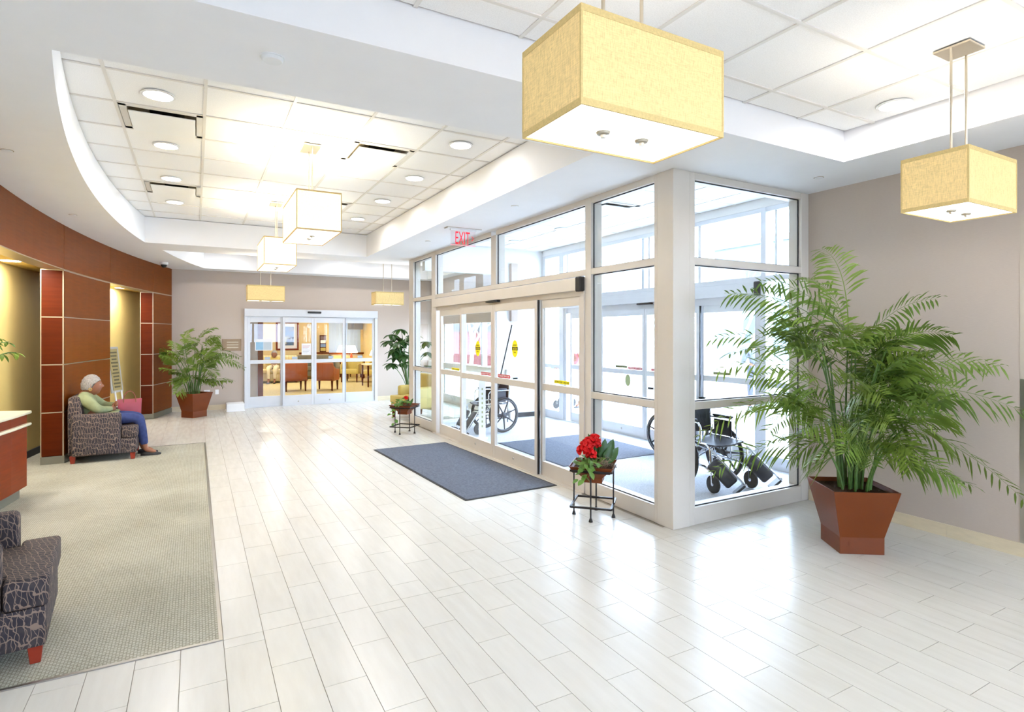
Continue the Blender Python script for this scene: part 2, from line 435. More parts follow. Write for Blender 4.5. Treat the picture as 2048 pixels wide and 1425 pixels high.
for t in tiles[:300]: unit_box('floor_tile', t[0], t[1], t[2], t[3], -.0034, 0, TILE, flo)
mb = MB()
for t in tiles[300:]: mb.box(t[0], t[1], t[2], t[3], -.0034, 0)
tag(mb.build('floor_tile_field', TILE, flo), 'remaining cream floor tiles', kind='stuff')
# carpet inset with metal edging
cp = MB().box(-2.7, CX - .022, CY0 + .02, CY1 - .012, -.003, .005).build('floor_carpet', CARPET); tag(cp, 'olive beige loop pile carpet inset', kind='structure')
tag(MB().box(CX - .022, CX - .002, CY0, CY1, -.003, .006).build('trim_1', STEEL), kind='structure')
tag(MB().box(-2.7, CX - .022, CY0, CY0 + .02, -.003, .006).build('trim_2', STEEL), kind='structure')
tag(MB().box(-1.5, CX - .022, CY1 - .012, CY1, -.003, .006).build('trim_3', BLACK), kind='structure')
tag(MB().box(-2.7, -1.16, CY1, YW, -.003, .004).build('floor_alcove', CARPET), kind='structure')
vf = MB().box(XF + .05, XE + .1, YC + .06, YN + .02, -.004, .003).build('floor_vestibule', GREYCARPET); tag(vf, 'grey carpet floor of the glass vestibule', kind='structure')
tag(MB().box(-3.2, 7.5, YW, 27, -.1, 0).build('floor_lounge', LOUNGECARPET), kind='structure')
tag(MB().box(7.2, 60, -25, 60, -.14, -.02).box(XE + .1, 7.2, YC, YW, -.14, -.015).build('ground', CONCRETE), 'pale concrete pavement outside', kind='structure')

# ------------------------------------------------------------------ ceiling: soffits, coffers, lay-in tiles
ce = struct('ceiling', label='white coffered ceiling with lay-in tiles')
ZT = 3.5605
s = MB()
s.box(-2.3, -.6, -4.6, B0, ZS, ZT); s.box(4.76, 7.2, -4.6, B0, ZS, ZT); s.box(-.6, 4.76, -4.6, -3.4, ZS, ZT)
s.build('soffit', SOFFIT, ce)
MB().box(-2.3, 7.2, B0, B1, ZS, ZT).build('soffit', SOFFIT, ce)
MB().box(KX, XF + .15, B1, YF, ZS, ZT).build('soffit', SOFFIT, ce)
ys = [B1 + (YF - B1) * i / 40 for i in range(41)]
MB().prism([(-2.3, B1)] + [(xcof(y), y) for y in ys] + [(-2.3, YF)], ZS, ZT).build('soffit', SOFFIT, ce)
MB().box(-2.3, 6.6, YF, 11.45, ZS, ZT).build('soffit', SOFFIT, ce)
MB().prism([(-2.3, 11.45), (-.50, 11.45), (-.36, 12.2), (-.12, 13.2), (.16, 14.12), (-2.3, 14.12)], ZS, ZT).build('soffit', SOFFIT, ce)
MB().box(-2.3, 6.6, 14.12, YW + .1, ZS, ZT).build('soffit', SOFFIT, ce)
MB().box(5.3, 6.6, 11.45, 14.12, ZS, ZT).build('soffit', SOFFIT, ce)
MB().box(-2.6, 7.4, -4.7, YW + .2, 3.66, 3.76).build('ceiling_slab', CEILW, ce)
def lay_in(xl, yl, z, clip, holes=()):
    x0, x1, y0, y1 = clip
    xs = [x0] + [x for x in xl if x0 < x < x1] + [x1]; yy = [y0] + [y for y in yl if y0 < y < y1] + [y1]
    w = .012
    for a in xs[1:-1]: unit_box('grid_bar', a - w, a + w, y0, y1, z, z + .02, GRID, ce)
    for b in yy[1:-1]: unit_box('grid_bar', x0, x1, b - w, b + w, z - .0006, z + .0194, GRID, ce)
    for i in range(len(xs) - 1):
        for j in range(len(yy) - 1):
            cx_, cy_ = (xs[i] + xs[i + 1]) / 2, (yy[j] + yy[j + 1]) / 2
            if any(abs(cx_ - h[0]) < .2 and abs(cy_ - h[1]) < .2 for h in holes): continue
            if xs[i + 1] - xs[i] < .03 or yy[j + 1] - yy[j] < .03: continue
            unit_box('ceiling_tile', xs[i] + w, xs[i + 1] - w, yy[j] + w, yy[j + 1] - w, z + .007, z + .022, CTILE, ce)
GX = [-1.195 + .63 * i for i in range(7)]; GY = [3.53 + .66 * i for i in range(12)]
VENTS = [(-.25, 5.84), (-.25, 8.48), (1.642, 5.84), (1.642, 8.48)]
lay_in(GX, GY, ZC, (-1.25, KX + .02, B1 - .05, YF + .05), VENTS)
GX2 = [-.265 + .63 * i for i in range(9)]; GY2 = [2.595 - .64 * i for i in range(10)]
lay_in(GX2, GY2, ZC2, (-.598, 4.758, -3.398, B0 - .002))
lay_in([-.565 + .63 * i for i in range(11)], [11.9 + .63 * i for i in range(5)], ZC, (-.6, 5.32, 11.43, 14.14))
lay_in([3.63 + .45 + .61 * i for i in range(5)], [3.655 + .4 + .61 * i for i in range(12)], ZV, (XF + .152, XE - .01, YC + .15, YN - .02), [(4.995, 6.2)])

# ------------------------------------------------------------------ walls
wr = struct('wall_right', label='greige wall beside the tall palm')
MB().box(XR, XR + .17, 1.86, YC + .02, 0, ZS).build('wall_face', GREIGE, wr)
MB().box(XR, XR + .17, -4.6, 1.86, 2.88, ZS).build('wall_header', GREIGE, wr)
for a, b in ((1.86, 2.42), (2.42, 3.04), (3.04, YC)): unit_box('base_tile', XR - .012, XR, a + .001, b - .001, 0, .105, BASET, wr)
unit_box('base_tile', XR - .012, XR + .18, 1.848, 1.86, 0, .105, BASET, wr)
cg = MB(); cg.box(XR - .003, XR, 1.86, 1.935, .105, 1.36); cg.box(XR - .003, XR + .075, 1.857, 1.86, .105, 1.36); cg.build('corner_guard', STEEL, wr)
cg = MB(); cg.box(XR - .0025, XR, 1.86, 1.935, 1.361, 2.62); cg.box(XR - .0025, XR + .075, 1.8575, 1.86, 1.361, 2.62); cg.build('clear_corner_guard', mat('clear_plastic_guard', rgb(196, 184, 168), .25), wr)
for z in (.3, .65, 1.0, 1.25, 1.5, 2.1, 2.5): MB().lathe([(.006, 0), (.004, .003)], 8, (XR - .003, 1.9, z), Matrix.Rotation(-pi / 2, 3, 'Y')).build('screw', STEEL, wr)
tag(MB().box(7.0, 7.15, -4.6, 3.6, 0, ZS).box(XR + .17, 7.0, 3.45, 3.6, 0, ZS).build('wall_corridor', WHITE), kind='structure')
wbk = struct('wall_back', label='glazed wall behind the viewer')
MB().box(-2.4, -1.6, -4.75, -4.6, 0, ZS).build('wall_face', WHITE, wbk); MB().box(-1.6, 7.0, -4.75, -4.6, 0, 1.3).build('wall_face', WHITE, wbk); MB().box(-1.6, 7.0, -4.75, -4.6, 2.3, ZS).build('wall_face', WHITE, wbk)
for i in range(7): MB().box(-1.66 + i * 1.44, -1.56 + i * 1.44, -4.75, -4.6, 1.3, 2.3).build('mullion', ALU, wbk)
MB().box(-1.6, 7.0, -4.68, -4.672, 1.3, 2.3).build('glass_pane', GLASS, wbk)
tag(MB().box(-12, 20, -25, -4.75, -.14, -.02).build('ground_entrance', CONCRETE), 'pale pavement behind the viewer', kind='structure')
# far wall with its door opening
wf = struct('wall_far', label='greige far wall around the sliding doors')
MB().box(-.75, .98, YW, YW + .16, 0, ZS).build('wall_face', GREIGE, wf)
MB().box(4.10, 5.62, YW, YW + .16, 0, ZS).build('wall_face', GREIGE, wf)
MB().box(.98, 4.10, YW, YW + .16, 2.31, ZS).build('wall_face', GREIGE, wf)
for a, b in ((-.5, .05), (.05, .53), (.53, .975)): unit_box('base_tile', a + .001, b - .001, YW - .012, YW, 0, .11, BASET, wf)
for a, b in ((4.105, 4.65), (4.65, 5.2), (5.2, 5.6)): unit_box('base_tile', a + .001, b - .001, YW - .012, YW, 0, .11, BASET, wf)
# alcove beyond the vestibule: low sill, window band, plastered band above
wa = struct('wall_alcove', label='beige alcove wall over a long window')
MB().box(5.6, 5.75, YN - .08, YW + .16, 1.98, ZS).build('wall_face', GREIGE, wa)
MB().box(5.5, 5.75, YN - .08, YW, .86, 1.0).build('window_sill', WHITE, wa)
MB().box(5.58, 5.75, YN - .08, YW, 0, .2).build('wall_curb', WHITE, wa)
for y in (10.35, 11.5, 12.6, 13.7, 14.5): MB().box(5.6, 5.72, y - .04, y + .04, .2, 1.98).build('window_post', ALUB, wa)
MB().box(5.655, 5.663, YN, YW, .2, .86).build('glass_pane', TINTG, wa); MB().box(5.655, 5.663, YN, YW, 1.0, 1.98).build('glass_pane', GLASS, wa)
# vestibule end wall: glazed near the lobby, plastered near the street
wn = struct('wall_vestibule', label='white end wall of the vestibule')
MB().box(5.32, XE + .15, YN, YN + .14, 0, ZV).build('wall_face', WHITE, wn)
MB().box(XF + .15, 5.32, YN, YN + .14, 2.92, ZV).build('wall_header', WHITE, wn)
unit_box('baseboard', 5.32, XE, YN - .012, YN, 0, .10, GASKET, wn)
MB().box(XF + .2, 5.32, YN + .03, YN + .038, .05, 2.92).build('glass_pane', GLASS, wn)
MB().box(XF + .15, 5.32, YN, YN + .09, 0, .06).build('glazing_rail', ALUB, wn)
MB().box(6.02, 6.10, YN - .008, YN, 1.22, 1.34).build('switch_plate', WHITEST, wn)
# vestibule return on the street side above the glass
tag(MB().box(XE, XE + .3, 3.4, YN + .15, 3.34, 3.7).build('wall_lintel', WHITE), kind='structure')
tag(MB().box(XF + .15, 6.7, YC - .1, YN + .2, 3.5, 3.6).build('ceiling_vestibule', CEILW), kind='structure')
tag(MB().box(XR + .012, XE + .3, YC + .01, YC + .148, 0, 3.5).box(XR + .172, XE + .3, YC - .14, YC + .01, 0, 3.5).build('wall_pier', WHITE), kind='structure')

# curved panelled wall with two openings onto an ochre alcove
wl = struct('wall_left', label='curved cherry panelled wall with ochre recesses')
def curve_wall(mb, y0, y1, off0, off1, z0, z1, n=10):
    yy = [y0 + (y1 - y0) * i / n for i in range(n + 1)]
    mb.prism([(xw(y) + off0, y) for y in yy] + [(xw(y) + off1, y) for y in reversed(yy)], z0, z1); return mb
curve_wall(MB(), 4.5, YW + .1, -.70, -.58, 0, ZS, 24).build('alcove_wall', OCHRE, wl)
MB().box(-2.4, -2.2, -4.6, 4.5, 0, ZS).build('wall_face', WHITE, wl)
curve_wall(MB(), 4.5, YW, -.58, -.22, 2.60, 2.66, 20).build('alcove_ceiling', OCHRE, wl)
MB().box(-2.3, -1.6, 4.35, 4.5, 0, ZS).build('wall_end', OCHRE, wl)
curve_wall(MB(), 4.5, YW, -.20, -.012, 2.575, ZS, 24).build('fascia_core', WOODD, wl)
fs = [5.0, 7.1, 9.45, 11.45, 13.6, YW]
for a, b in zip(fs[:-1], fs[1:]):
    curve_wall(MB(), a + .006, b - .006, -.012, 0, 2.572, ZS - .002, 8).build('fascia_panel', WOOD, wl)
for a in fs[1:-1]: MB().box(xw(a) - .012, xw(a) - .003, a - .006, a + .006, 2.572, ZS).build('reveal_strip', SEAM, wl)
curve_wall(MB(), 4.5, YW, -.2, -.002, 2.560, 2.575, 24).build('reveal_strip', SEAM, wl)
LV = [.115, .685, 1.312, 1.939, 2.560]
for p, (y0, y1, d) in enumerate(((9.45, 11.45, .235), (13.6, YW, .215))):
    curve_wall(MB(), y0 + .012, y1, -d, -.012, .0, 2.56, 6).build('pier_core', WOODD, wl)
    curve_wall(MB(), y0 - .004, y1, -d - .01, .004, .0, .105, 6).build('toe_kick', TOEK, wl)
    for i in range(4):
        a, b = LV[i] + (.004 if i else 0), LV[i + 1] - .012
        curve_wall(MB(), y0 + .016, y1 - .008, -.012, 0, a, b, 6).build('wall_panel', WOOD, wl)
        MB().box(xw(y0) - d, xw(y0) - .016, y0, y0 + .012, a, b).build('wall_panel', WOODD, wl)  # same veneer as the front, coloured darker to imitate its shade
        MB().box(xw(y0) - d, xw(y0), y0 - .002, y0 + .012, b, b + .014).build('reveal_strip', SEAM, wl)
        curve_wall(MB(), y0 + .016, y1 - .008, -.012, -.003, b, b + .014, 6).build('reveal_strip', STEEL, wl)
    MB().box(xw(y0) - .016, xw(y0) - .002, y0 - .002, y0 + .016, .105, 2.56).build('corner_strip', SEAM, wl)
    MB().box(xw(y0) - d - .012, xw(y0) - d, y0 - .002, y0 + .016, .105, 2.56).build('corner_strip', SEAM, wl)
    MB().box(xw(y1) - .03, xw(y1) - .002, y1 - .008, y1 + .002, .105, 2.56).build('corner_strip', SEAM, wl)
tag(curve_wall(MB(), 4.5, 9.44, -.58, -.565, 0, .1, 10).build('baseboard_left', GASKET), kind='structure')
tag(curve_wall(MB(), 9.44, YW, -.58, -.565, 0, .1, 10).build('baseboard_alcove', GASKET), kind='structure')
# ------------------------------------------------------------------ glazing
D = .15
def vbar(p, x0, x1, y0, y1, z0, z1, m=None, name='mullion'): return MB().box(x0, x1, y0, y1, z0, z1).build(name, m or ALU, p, bev=.003)
def pane_x(p, x, y0, y1, z0, z1):      # pane in a plane of constant x, with its dark gasket
    MB().box(x, x + .008, y0, y1, z0, z1).build('glass_pane', GLASS, p)
    g = MB(); w = .008
    for a in ((y0, y1, z0, z0 + w), (y0, y1, z1 - w, z1), (y0, y0 + w, z0, z1), (y1 - w, y1, z0, z1)): g.box(x - .012, x - .002, *a)
    tag(g.build('gasket', GASKET, p), kind=None)
def pane_y(p, y, x0, x1, z0, z1):
    MB().box(x0, x1, y, y + .008, z0, z1).build('glass_pane', GLASS, p)
    g = MB(); w = .008
    for a in ((x0, x1, z0, z0 + w), (x0, x1, z1 - w, z1), (x0, x0 + w, z0, z1), (x1 - w, x1, z0, z1)): g.box(a[0], a[1], y - .012, y - .002, a[2], a[3])
    g.build('gasket', GASKET, p)
w1 = struct('window_1', label='tall aluminium framed glass front beside the sliding doors')
vbar(w1, XF, XF + .2, YC, YC + .2, 0, ZS, name='corner_post')
vbar(w1, XF + .006, XF + D, YC + .203, YC + .245, 0, ZS)                    # right of the narrow bay
vbar(w1, XF + .006, XF + D, 4.845, 4.95, 0, ZS)
vbar(w1, XF + .006, XF + D, 7.02, 7.17, 2.40, 3.09)
vbar(w1, XF + .006, XF + D, 9.30, 9.49, 0, ZS)
vbar(w1, XF + .006, XF + D, 10.45, 10.70, 0, ZS)
for (a, b) in ((3.9, 4.845), (4.95, 7.02), (7.17, 9.30), (9.49, 10.45)):
    vbar(w1, XF + .008, XF + D - .002, a, b, 3.09, ZS, name='head_rail')
for (a, b) in ((3.9, 4.845), (4.95, 9.30), (9.49, 10.45)):
    vbar(w1, XF + .008, XF + D - .002, a, b, 2.335, 2.40, name='rail')
for (a, b) in ((3.9, 4.845), (9.49, 10.45)):
    vbar(w1, XF + .008, XF + D - .002, a, b, 1.032, 1.10, name='rail'); vbar(w1, XF + .008, XF + D - .002, a, b, 0, .155, name='sill_rail')
    for z0, z1 in ((.155, 1.032), (1.10, 2.335), (2.40, 3.09)): pane_x(w1, XF + .05, a, b, z0, z1)
for (a, b) in ((4.95, 7.02), (7.17, 9.30)): pane_x(w1, XF + .05, a, b, 2.40, 3.09)
w2 = struct('window_2', label='side window of the vestibule behind the tall palm')
vbar(w2, XF + .203, XF + .27, YC + .006, YC + D, 0, ZS); vbar(w2, 5.412, XR, YC + .006, YC + D, 0, ZS)
vbar(w2, 3.90, 5.412, YC + .008, YC + D - .002, 3.09, ZS, name='head_rail'); vbar(w2, 3.90, 5.412, YC + .008, YC + D - .002, 2.33, 2.395, name='rail')
vbar(w2, 3.90, 5.412, YC + .008, YC + D - .002, 1.03, 1.10, name='rail'); vbar(w2, 3.90, 5.412, YC + .008, YC + D - .002, 0, .155, name='sill_rail')
for z0, z1 in ((.155, 1.03), (1.10, 2.33), (2.395, 3.09)): pane_y(w2, YC + .05, 3.90, 5.412, z0, z1)
w3 = struct('window_3', label='outer glass wall of the vestibule facing the street')
for a, b in ((3.75, 3.87), (4.81, 4.885), (9.42, 9.56), (10.08, 10.2)): vbar(w3, XE, XE + D, a, b, 0, 3.34, ALUB)
for a, b in ((7.10, 7.16), (6.96, 7.0), (4.66, 4.69), (9.28, 9.32), (5.9, 5.95), (8.2, 8.25)): vbar(w3, XE + .02, XE + D - .01, a, b, 2.46, 3.28, ALUB)
for a, b in ((3.87, 4.81), (9.56, 10.08)):
    vbar(w3, XE + .004, XE + D - .004, a, b, 0, .16, ALUB, 'sill_rail'); vbar(w3, XE + .004, XE + D - .004, a, b, 1.03, 1.10, ALUB, 'rail'); vbar(w3, XE + .004, XE + D - .004, a, b, 2.39, 2.46, ALUB, 'rail')
    MB().box(XE + .07, XE + .078, a, b, .16, 2.39).build('glass_pane', GLASS, w3)
vbar(w3, XE + .004, XE + D - .004, 4.885, 9.42, 2.39, 2.46, ALUB, 'rail'); vbar(w3, XE + .004, XE + D - .004, 3.87, 10.08, 3.28, 3.34, ALUB, 'head_rail')
MB().box(XE + .07, XE + .078, 3.87, 10.08, 2.46, 3.28).build('glass_pane', GLASS, w3)

# ------------------------------------------------------------------ automatic sliding doors (x along the wall from the left, -y towards the viewer)
def auto_door(name, label, loc, rz, W, edges, front, hz, m, gz=(.18, 1.035, 1.115, 2.02, 2.12), decals=(), deep=.13, cap=True):
    d = struct(name, loc, rz, label)
    h = MB().box(0, W, -deep * .55, deep * .45, hz[0], hz[1]).build('door_header', m, d, bev=.006, seg=2)
    if cap: MB().box(W - .09, W + .004, -deep * .55 - .012, -deep * .1, hz[0] - .012, hz[1] + .006).build('end_cap', BLACK, h, bev=.01)
    MB().box(0, W, -.01, .02, gz[4], hz[0]).build('track', m, d)
    mid = edges[2]
    if cap: MB().box(mid - .15, mid + .17, -deep * .55 - .025, -deep * .2, hz[0] - .03, hz[0] - .002).build('motion_sensor', BLACK, d, bev=.006)
    else: MB().box(mid - .15, mid + .17, -deep * .55 - .03, -deep * .55, hz[0] + .085, hz[0] + .135).build('motion_sensor', BLACK, d, bev=.014, seg=2)
    MB().box(-.05, W, -.06, .06, 0, .012).build('threshold', m, d)
    for x in (0, W): MB().box(x - (.0 if x == 0 else .07), x + (.07 if x == 0 else 0), -.03, .1, 0, hz[0]).build('jamb', m, d, bev=.003)
    for i in range(4):
        a, b = edges[i], edges[i + 1]; y0 = -.055 if front[i] else .0; y1 = y0 + .045
        s = .058; lf = MB()
        if front[i]: a, b = a - (.0 if i == 2 else .02), b + (.0 if i == 1 else .02)
        lf.box(a + .002, a + s, y0, y1, .012, gz[4]); lf.box(b - s, b - .002, y0, y1, .012, gz[4])
        for z0, z1 in ((.012, gz[0]), (gz[1], gz[2]), (gz[3], gz[4])): lf.box(a + s, b - s, y0 + .002, y1 - .002, z0, z1)
        leaf = lf.build('door_leaf', m, d, bev=.002)
        for z0, z1 in ((gz[0], gz[1]), (gz[2], gz[3])):
            MB().box(a + s, b - s, y0 + .02, y0 + .027, z0, z1).build('glass_pane', GLASS, leaf)
        if front[i]:
            MB().lathe([(.018, 0), (.014, .008)], 12, ((a + b) / 2, y0, .10), Matrix.Rotation(pi / 2, 3, 'X')).build('lock_cylinder', STEEL, leaf)
            if i == 2: MB().box(b - .004, b + .012, y0 + .01, y1 - .01, .02, gz[4]).build('edge_seal', BLACK, leaf)
        yg = y0 + .019
        for kind, li, x, z in decals:
            if li != i: continue
            xd, zd = (1, 0, 0), (0, 0, 1)
            if kind == 'caution':
                ring = lambda r, y: [(x + .078 * r * math.cos(2 * pi * k / 28), y, z + .112 * r * math.sin(2 * pi * k / 28)) for k in range(28)]
                MB().loft([ring(1, yg), ring(1, yg - .001)]).build('caution_sticker', YELLOWST, leaf)
                MB().box(x - .08, x + .08, yg - .002, yg - .0005, z - .02, z + .022).build('sticker_band', BLACKST, leaf)
                text_part('CAUTION', .13, .03, YELLOWST, leaf, (x, yg - .002, z), xd, zd)
                text_part('AUTOMATIC', .10, .02, BLACKST, leaf, (x, yg - .001, z + .046), xd, zd)
                text_part('DOOR', .055, .02, BLACKST, leaf, (x, yg - .001, z - .046), xd, zd)
            elif kind in ('stand', 'stand_dim'):
                mm = YELLOWST if kind == 'stand' else OLIVEST
                MB().box(x - .155, x + .155, yg - .001, yg, z - .02, z + .02).build('warning_sticker', mm, leaf, bev=.0)
                text_part('AUTOMATIC DOOR', .165, .022, BLACKST, leaf, (x - .062, yg - .001, z), xd, zd)
                text_part('STAND CLEAR', .11, .022, BLACKST, leaf, (x + .088, yg - .001, z), xd, zd)
            elif kind == 'push':
                MB().prism([(x - .18, z), (x - .165, z - .022), (x + .165, z - .022), (x + .18, z), (x + .165, z + .022), (x - .165, z + .022)], 0, .001)
                pr = MB(); P = [(x - .18, z), (x - .165, z - .022), (x + .165, z - .022), (x + .18, z), (x + .165, z + .022), (x - .165, z + .022)]
                pr.loft([[(a_, yg, b_) for a_, b_ in P], [(a_, yg - .001, b_) for a_, b_ in P]]).build('push_sticker', REDST, leaf)
                text_part('IN EMERGENCY PUSH TO OPEN', .31, .026, WHITEST, leaf, (x, yg - .001, z), xd, zd)
            elif kind == 'oval':
                ring = lambda r, y: [(x + .07 * math.cos(2 * pi * k / 24), y, z + .10 * math.sin(2 * pi * k / 24)) for k in range(24)]
                MB().loft([ring(1, yg), ring(1, yg - .001)]).build('round_sticker', OLIVEST, leaf)
            elif kind == 'poster':
                MB().box(x - .19, x + .19, yg - .003, yg - .001, z - .14, z + .13).build('notice_sheet', PAPER, leaf)
                MB().box(x - .17, x - .01, yg - .005, yg - .003, z - .12, z + .06).build('notice_panel', PAPERB, leaf)
                MB().box(x - .005, x + .165, yg - .005, yg - .003, z - .12, z + .06).build('notice_panel', mat('paper_grey', rgb(196, 204, 208), .7), leaf)
            elif kind == 'paper':
                MB().box(x - .11, x + .11, yg - .003, yg - .001, z - .14, z + .14).build('notice_sheet', PAPER, leaf)
                for q in range(6): MB().box(x - .085, x + .085 - .03 * (q % 3), yg - .004, yg - .003, z + .08 - q * .034, z + .086 - q * .034).build('print_line', REDST if q < 2 else mat('print_grey', rgb(170, 170, 176), .7) if 'print_grey' not in bpy.data.materials else bpy.data.materials['print_grey'], leaf)
            elif kind == 'badge':
                MB().box(x - .06, x + .06, yg - .003, yg - .001, z - .03, z + .03).build('door_badge', mat('badge_grey', rgb(170, 186, 204), .6) if 'badge_grey' not in bpy.data.materials else bpy.data.materials['badge_grey'], leaf)
    return d
auto_door('door_1', 'wide automatic sliding doors behind the grey mat', (XF + .02, 9.30, 0), -pi / 2, 4.35, [.16, 1.165, 2.265, 3.415, 4.28], (0, 1, 1, 0), (2.178, 2.318), ALU,
          decals=(('caution', 1, 1.75, 1.50), ('caution', 2, 2.86, 1.52), ('stand', 0, .80, 1.145), ('stand', 3, 3.86, 1.155), ('push', 1, 2.03, 1.145), ('push', 2, 2.56, 1.145)))
auto_door('door_2', 'outer automatic sliding doors facing the street', (XE + .06, 9.42, 0), -pi / 2, 4.53, [.16, 1.22, 2.35, 3.48, 4.46], (0, 1, 1, 0), (2.222, 2.39), ALUB,
          decals=(('stand_dim', 3, 3.85, 1.155), ('stand_dim', 1, 1.75, 1.155), ('push', 1, 2.1, 1.14), ('push', 2, 2.66, 1.14), ('oval', 1, 1.92, .93)))
auto_door('door_3', 'silver automatic sliding doors to the lounge', (.98, YW - .02, 0), 0, 3.12, [.07, .845, 1.545, 2.268, 3.05], (0, 1, 1, 0), (2.135, 2.31), ALUB,
          gz=(.25, 1.02, 1.105, 1.995, 2.12), cap=False, deep=.1,
          decals=(('poster', 0, .42, 1.47), ('badge', 0, .5, 1.145), ('paper', 1, 1.37, 1.35), ('badge', 1, 1.1, 1.145), ('badge', 2, 1.95, 1.145), ('badge', 3, 2.68, 1.145)))
# ------------------------------------------------------------------ recessed lights, vents, ceiling devices
def lamp(x, y, z, r, parent):
    """the light a lens gives off, radiance E_DOWN over its own disc"""
    ld = bpy.data.lights.new('downlight_bulb', 'AREA'); ld.shape = 'DISK'; ld.size = 2 * r; ld.energy = E_DOWN * pi * pi * r * r; ld.color = (1, .975, .95)
    lo = bpy.data.objects.new('downlight_bulb', ld); C.objects.link(lo); lo.parent = parent; lo.location = (x, y, z)
    return lo
def downlight(x, y, z, label, group, m=LENS, r=.098):
    t = thing('recessed_light', label, 'ceiling light', (x, y, z), 0, group)
    MB().lathe([(r + .018, 0), (r + .018, -.006), (r + .002, -.009), (r, -.002), (r, .02)], 28).build('trim_ring', TRIMW, t, smooth=True)
    MB().lathe([(r - .001, -.004), (r - .001, .004)], 24).build('lens', m, t)
    if m is LENS: lamp(0, 0, -.006, r - .004, t)
    return t
o4 = ['nearest', 'second nearest', 'third nearest', 'farthest']
for i, y in enumerate((5.20, 6.55, 7.90, 9.27)):
    downlight(-.255, y, ZC, 'round recessed downlight, %s in the row by the curved cove' % o4[i], 'downlights by the curved cove')
for i, y in enumerate((5.13, 6.48, 7.80, 9.19)):
    downlight(2.27, y, ZC, 'round recessed downlight, %s in the row beside the glass front' % o4[i], 'downlights beside the glass front')
for x, n in ((.62, 'left'), (3.10, 'middle'), (4.4, 'right')):
    downlight(x, 13.45, ZC, 'small recessed downlight, %s of the three before the far wall' % n, 'downlights before the far wall')
downlight(4.51, 2.31, ZC2, 'recessed downlight beside the canopy of the right pendant', 'downlights in the near coffer')
for x in (.2, 2.4, 4.51):  # unseen downlights over and behind the viewer, added as fill light
    for y in (.3, -1.7): 
        MB().lathe([(.11, -.006), (.11, .004)], 24, (x, y, ZC2)).build('added_downlight_lens', LENS, ce); lamp(x, y, ZC2 - .008, .11, ce)
for y in (6.4, 7.7, 9.0, 12.0, 13.2): MB().lathe([(.10, -.006), (.10, .0)], 20, (xw(y) - .40, y, 2.60)).build('added_downlight_lens', LENS, wl); lamp(xw(y) - .36, y, 2.592, .10, wl).data.energy *= 2.2  # lamps added and strengthened to brighten the ochre recess
downlight(5.30, 6.10, ZV, 'round vestibule downlight seen above the narrow glass bay', 'vestibule downlights', LENSV, .11)
downlight(5.30, 7.85, ZV, 'round vestibule downlight seen over the door header beside the ceiling vent', 'vestibule downlights', LENSV, .11)
downlight(5.20, 9.3, ZV, 'vestibule downlight nearest its white end wall', 'vestibule downlights', LENSV, .09)

def vent(x, y, z, w, d, label, group):
    t = thing('ceiling_vent', label, 'vent', (x, y, z), 0, group)
    a, b = w / 2 - .013, d / 2 - .013
    f = MB(); q = .05
    for r in ((-a, a, -b, -b + q), (-a, a, b - q, b), (-a, -a + q, -b, b), (a - q, a, -b, b)): f.box(r[0], r[1], r[2], r[3], .002, .012)
    f.build('vent_frame', GRID, t)
    f = MB(); e = .004
    for r in ((-a + q, a - q, -b + q, -b + q + e), (-a + q, a - q, b - q - e, b - q), (-a + q, -a + q + e, -b + q, b - q), (a - q - e, a - q, -b + q, b - q)): f.box(r[0], r[1], r[2], r[3], .01, .07)
    f.build('vent_collar', mat('vent_inner', rgb(206, 194, 172), .7) if 'vent_inner' not in bpy.data.materials else bpy.data.materials['vent_inner'], t)
    MB().box(-a + q, a - q, -b + q, b - q, .066, .07).build('vent_back', mat('vent_back', rgb(170, 156, 130), .7) if 'vent_back' not in bpy.data.materials else bpy.data.materials['vent_back'], t)
    MB().box(-.10, .16, -b + q, b - q, .05, .066).build('vent_throat', DARK, t)
    MB().box(-a + .06, a - .06, -b + .09, b - .03, -.02, -.012).build('vent_plate', CEILW, t, bev=.002)
    return t
vent(-.246, 5.84, ZC, .63, .66, 'square ceiling vent with dark slot between the nearest left downlights', 'ceiling vents')
vent(-.246, 8.48, ZC, .63, .66, 'farther square ceiling vent between the far left downlights', 'ceiling vents')
vent(1.642, 5.84, ZC, .63, .66, 'square ceiling vent right of the nearer cube pendant canopy', 'ceiling vents')
vent(1.642, 8.48, ZC, .63, .66, 'square ceiling vent partly hidden behind the nearer cube pendant', 'ceiling vents')
vent(4.995, 6.24, ZV, .61, .61, 'vestibule ceiling vent seen through the glass over the door', 'ceiling vents')

def ceil_disc(name, x, y, z, r, h, label, cat, m=TRIMW):
    t = thing(name, label, cat, (x, y, z)); MB().lathe([(r, 0), (r, -h * .5), (r * .86, -h)], 24).build('cover', m, t, smooth=True)
    MB().lathe([(r * 1.12, 0), (r * 1.12, -.004)], 24).build('rim', TRIMW, t); return t
ceil_disc('smoke_detector', .35, 3.22, ZS, .055, .02, 'round white smoke detector cover under the grey beam', 'detector')
for x, y, n in ((5.03, 3.23, 'near the right wall above the side window'), (3.14, 5.6, 'nearer of the two above the sliding doors'), (3.14, 8.35, 'farther of the two above the sliding doors'),
                (-1.30, 5.85, 'at the left end of the curved soffit'), (-1.30, 8.6, 'over the armchair on the curved soffit'), (1.0, 11.0, 'behind the farther cube pendant')):
    t = thing('sprinkler_head', 'small concealed sprinkler cap ' + n, 'sprinkler', (x, y, ZS), 0, 'sprinkler caps')
    MB().lathe([(.036, -.002), (.036, -.007), (.03, -.010)], 20).build('cap', TRIMW, t, smooth=True)
    MB().lathe([(.043, 0), (.043, -.002)], 20).build('gap_ring', SEAM, t)
t = thing('dome_camera', 'small dark security dome camera under the soffit by the panelled wall', 'camera', (-.56, 13.35, ZS))
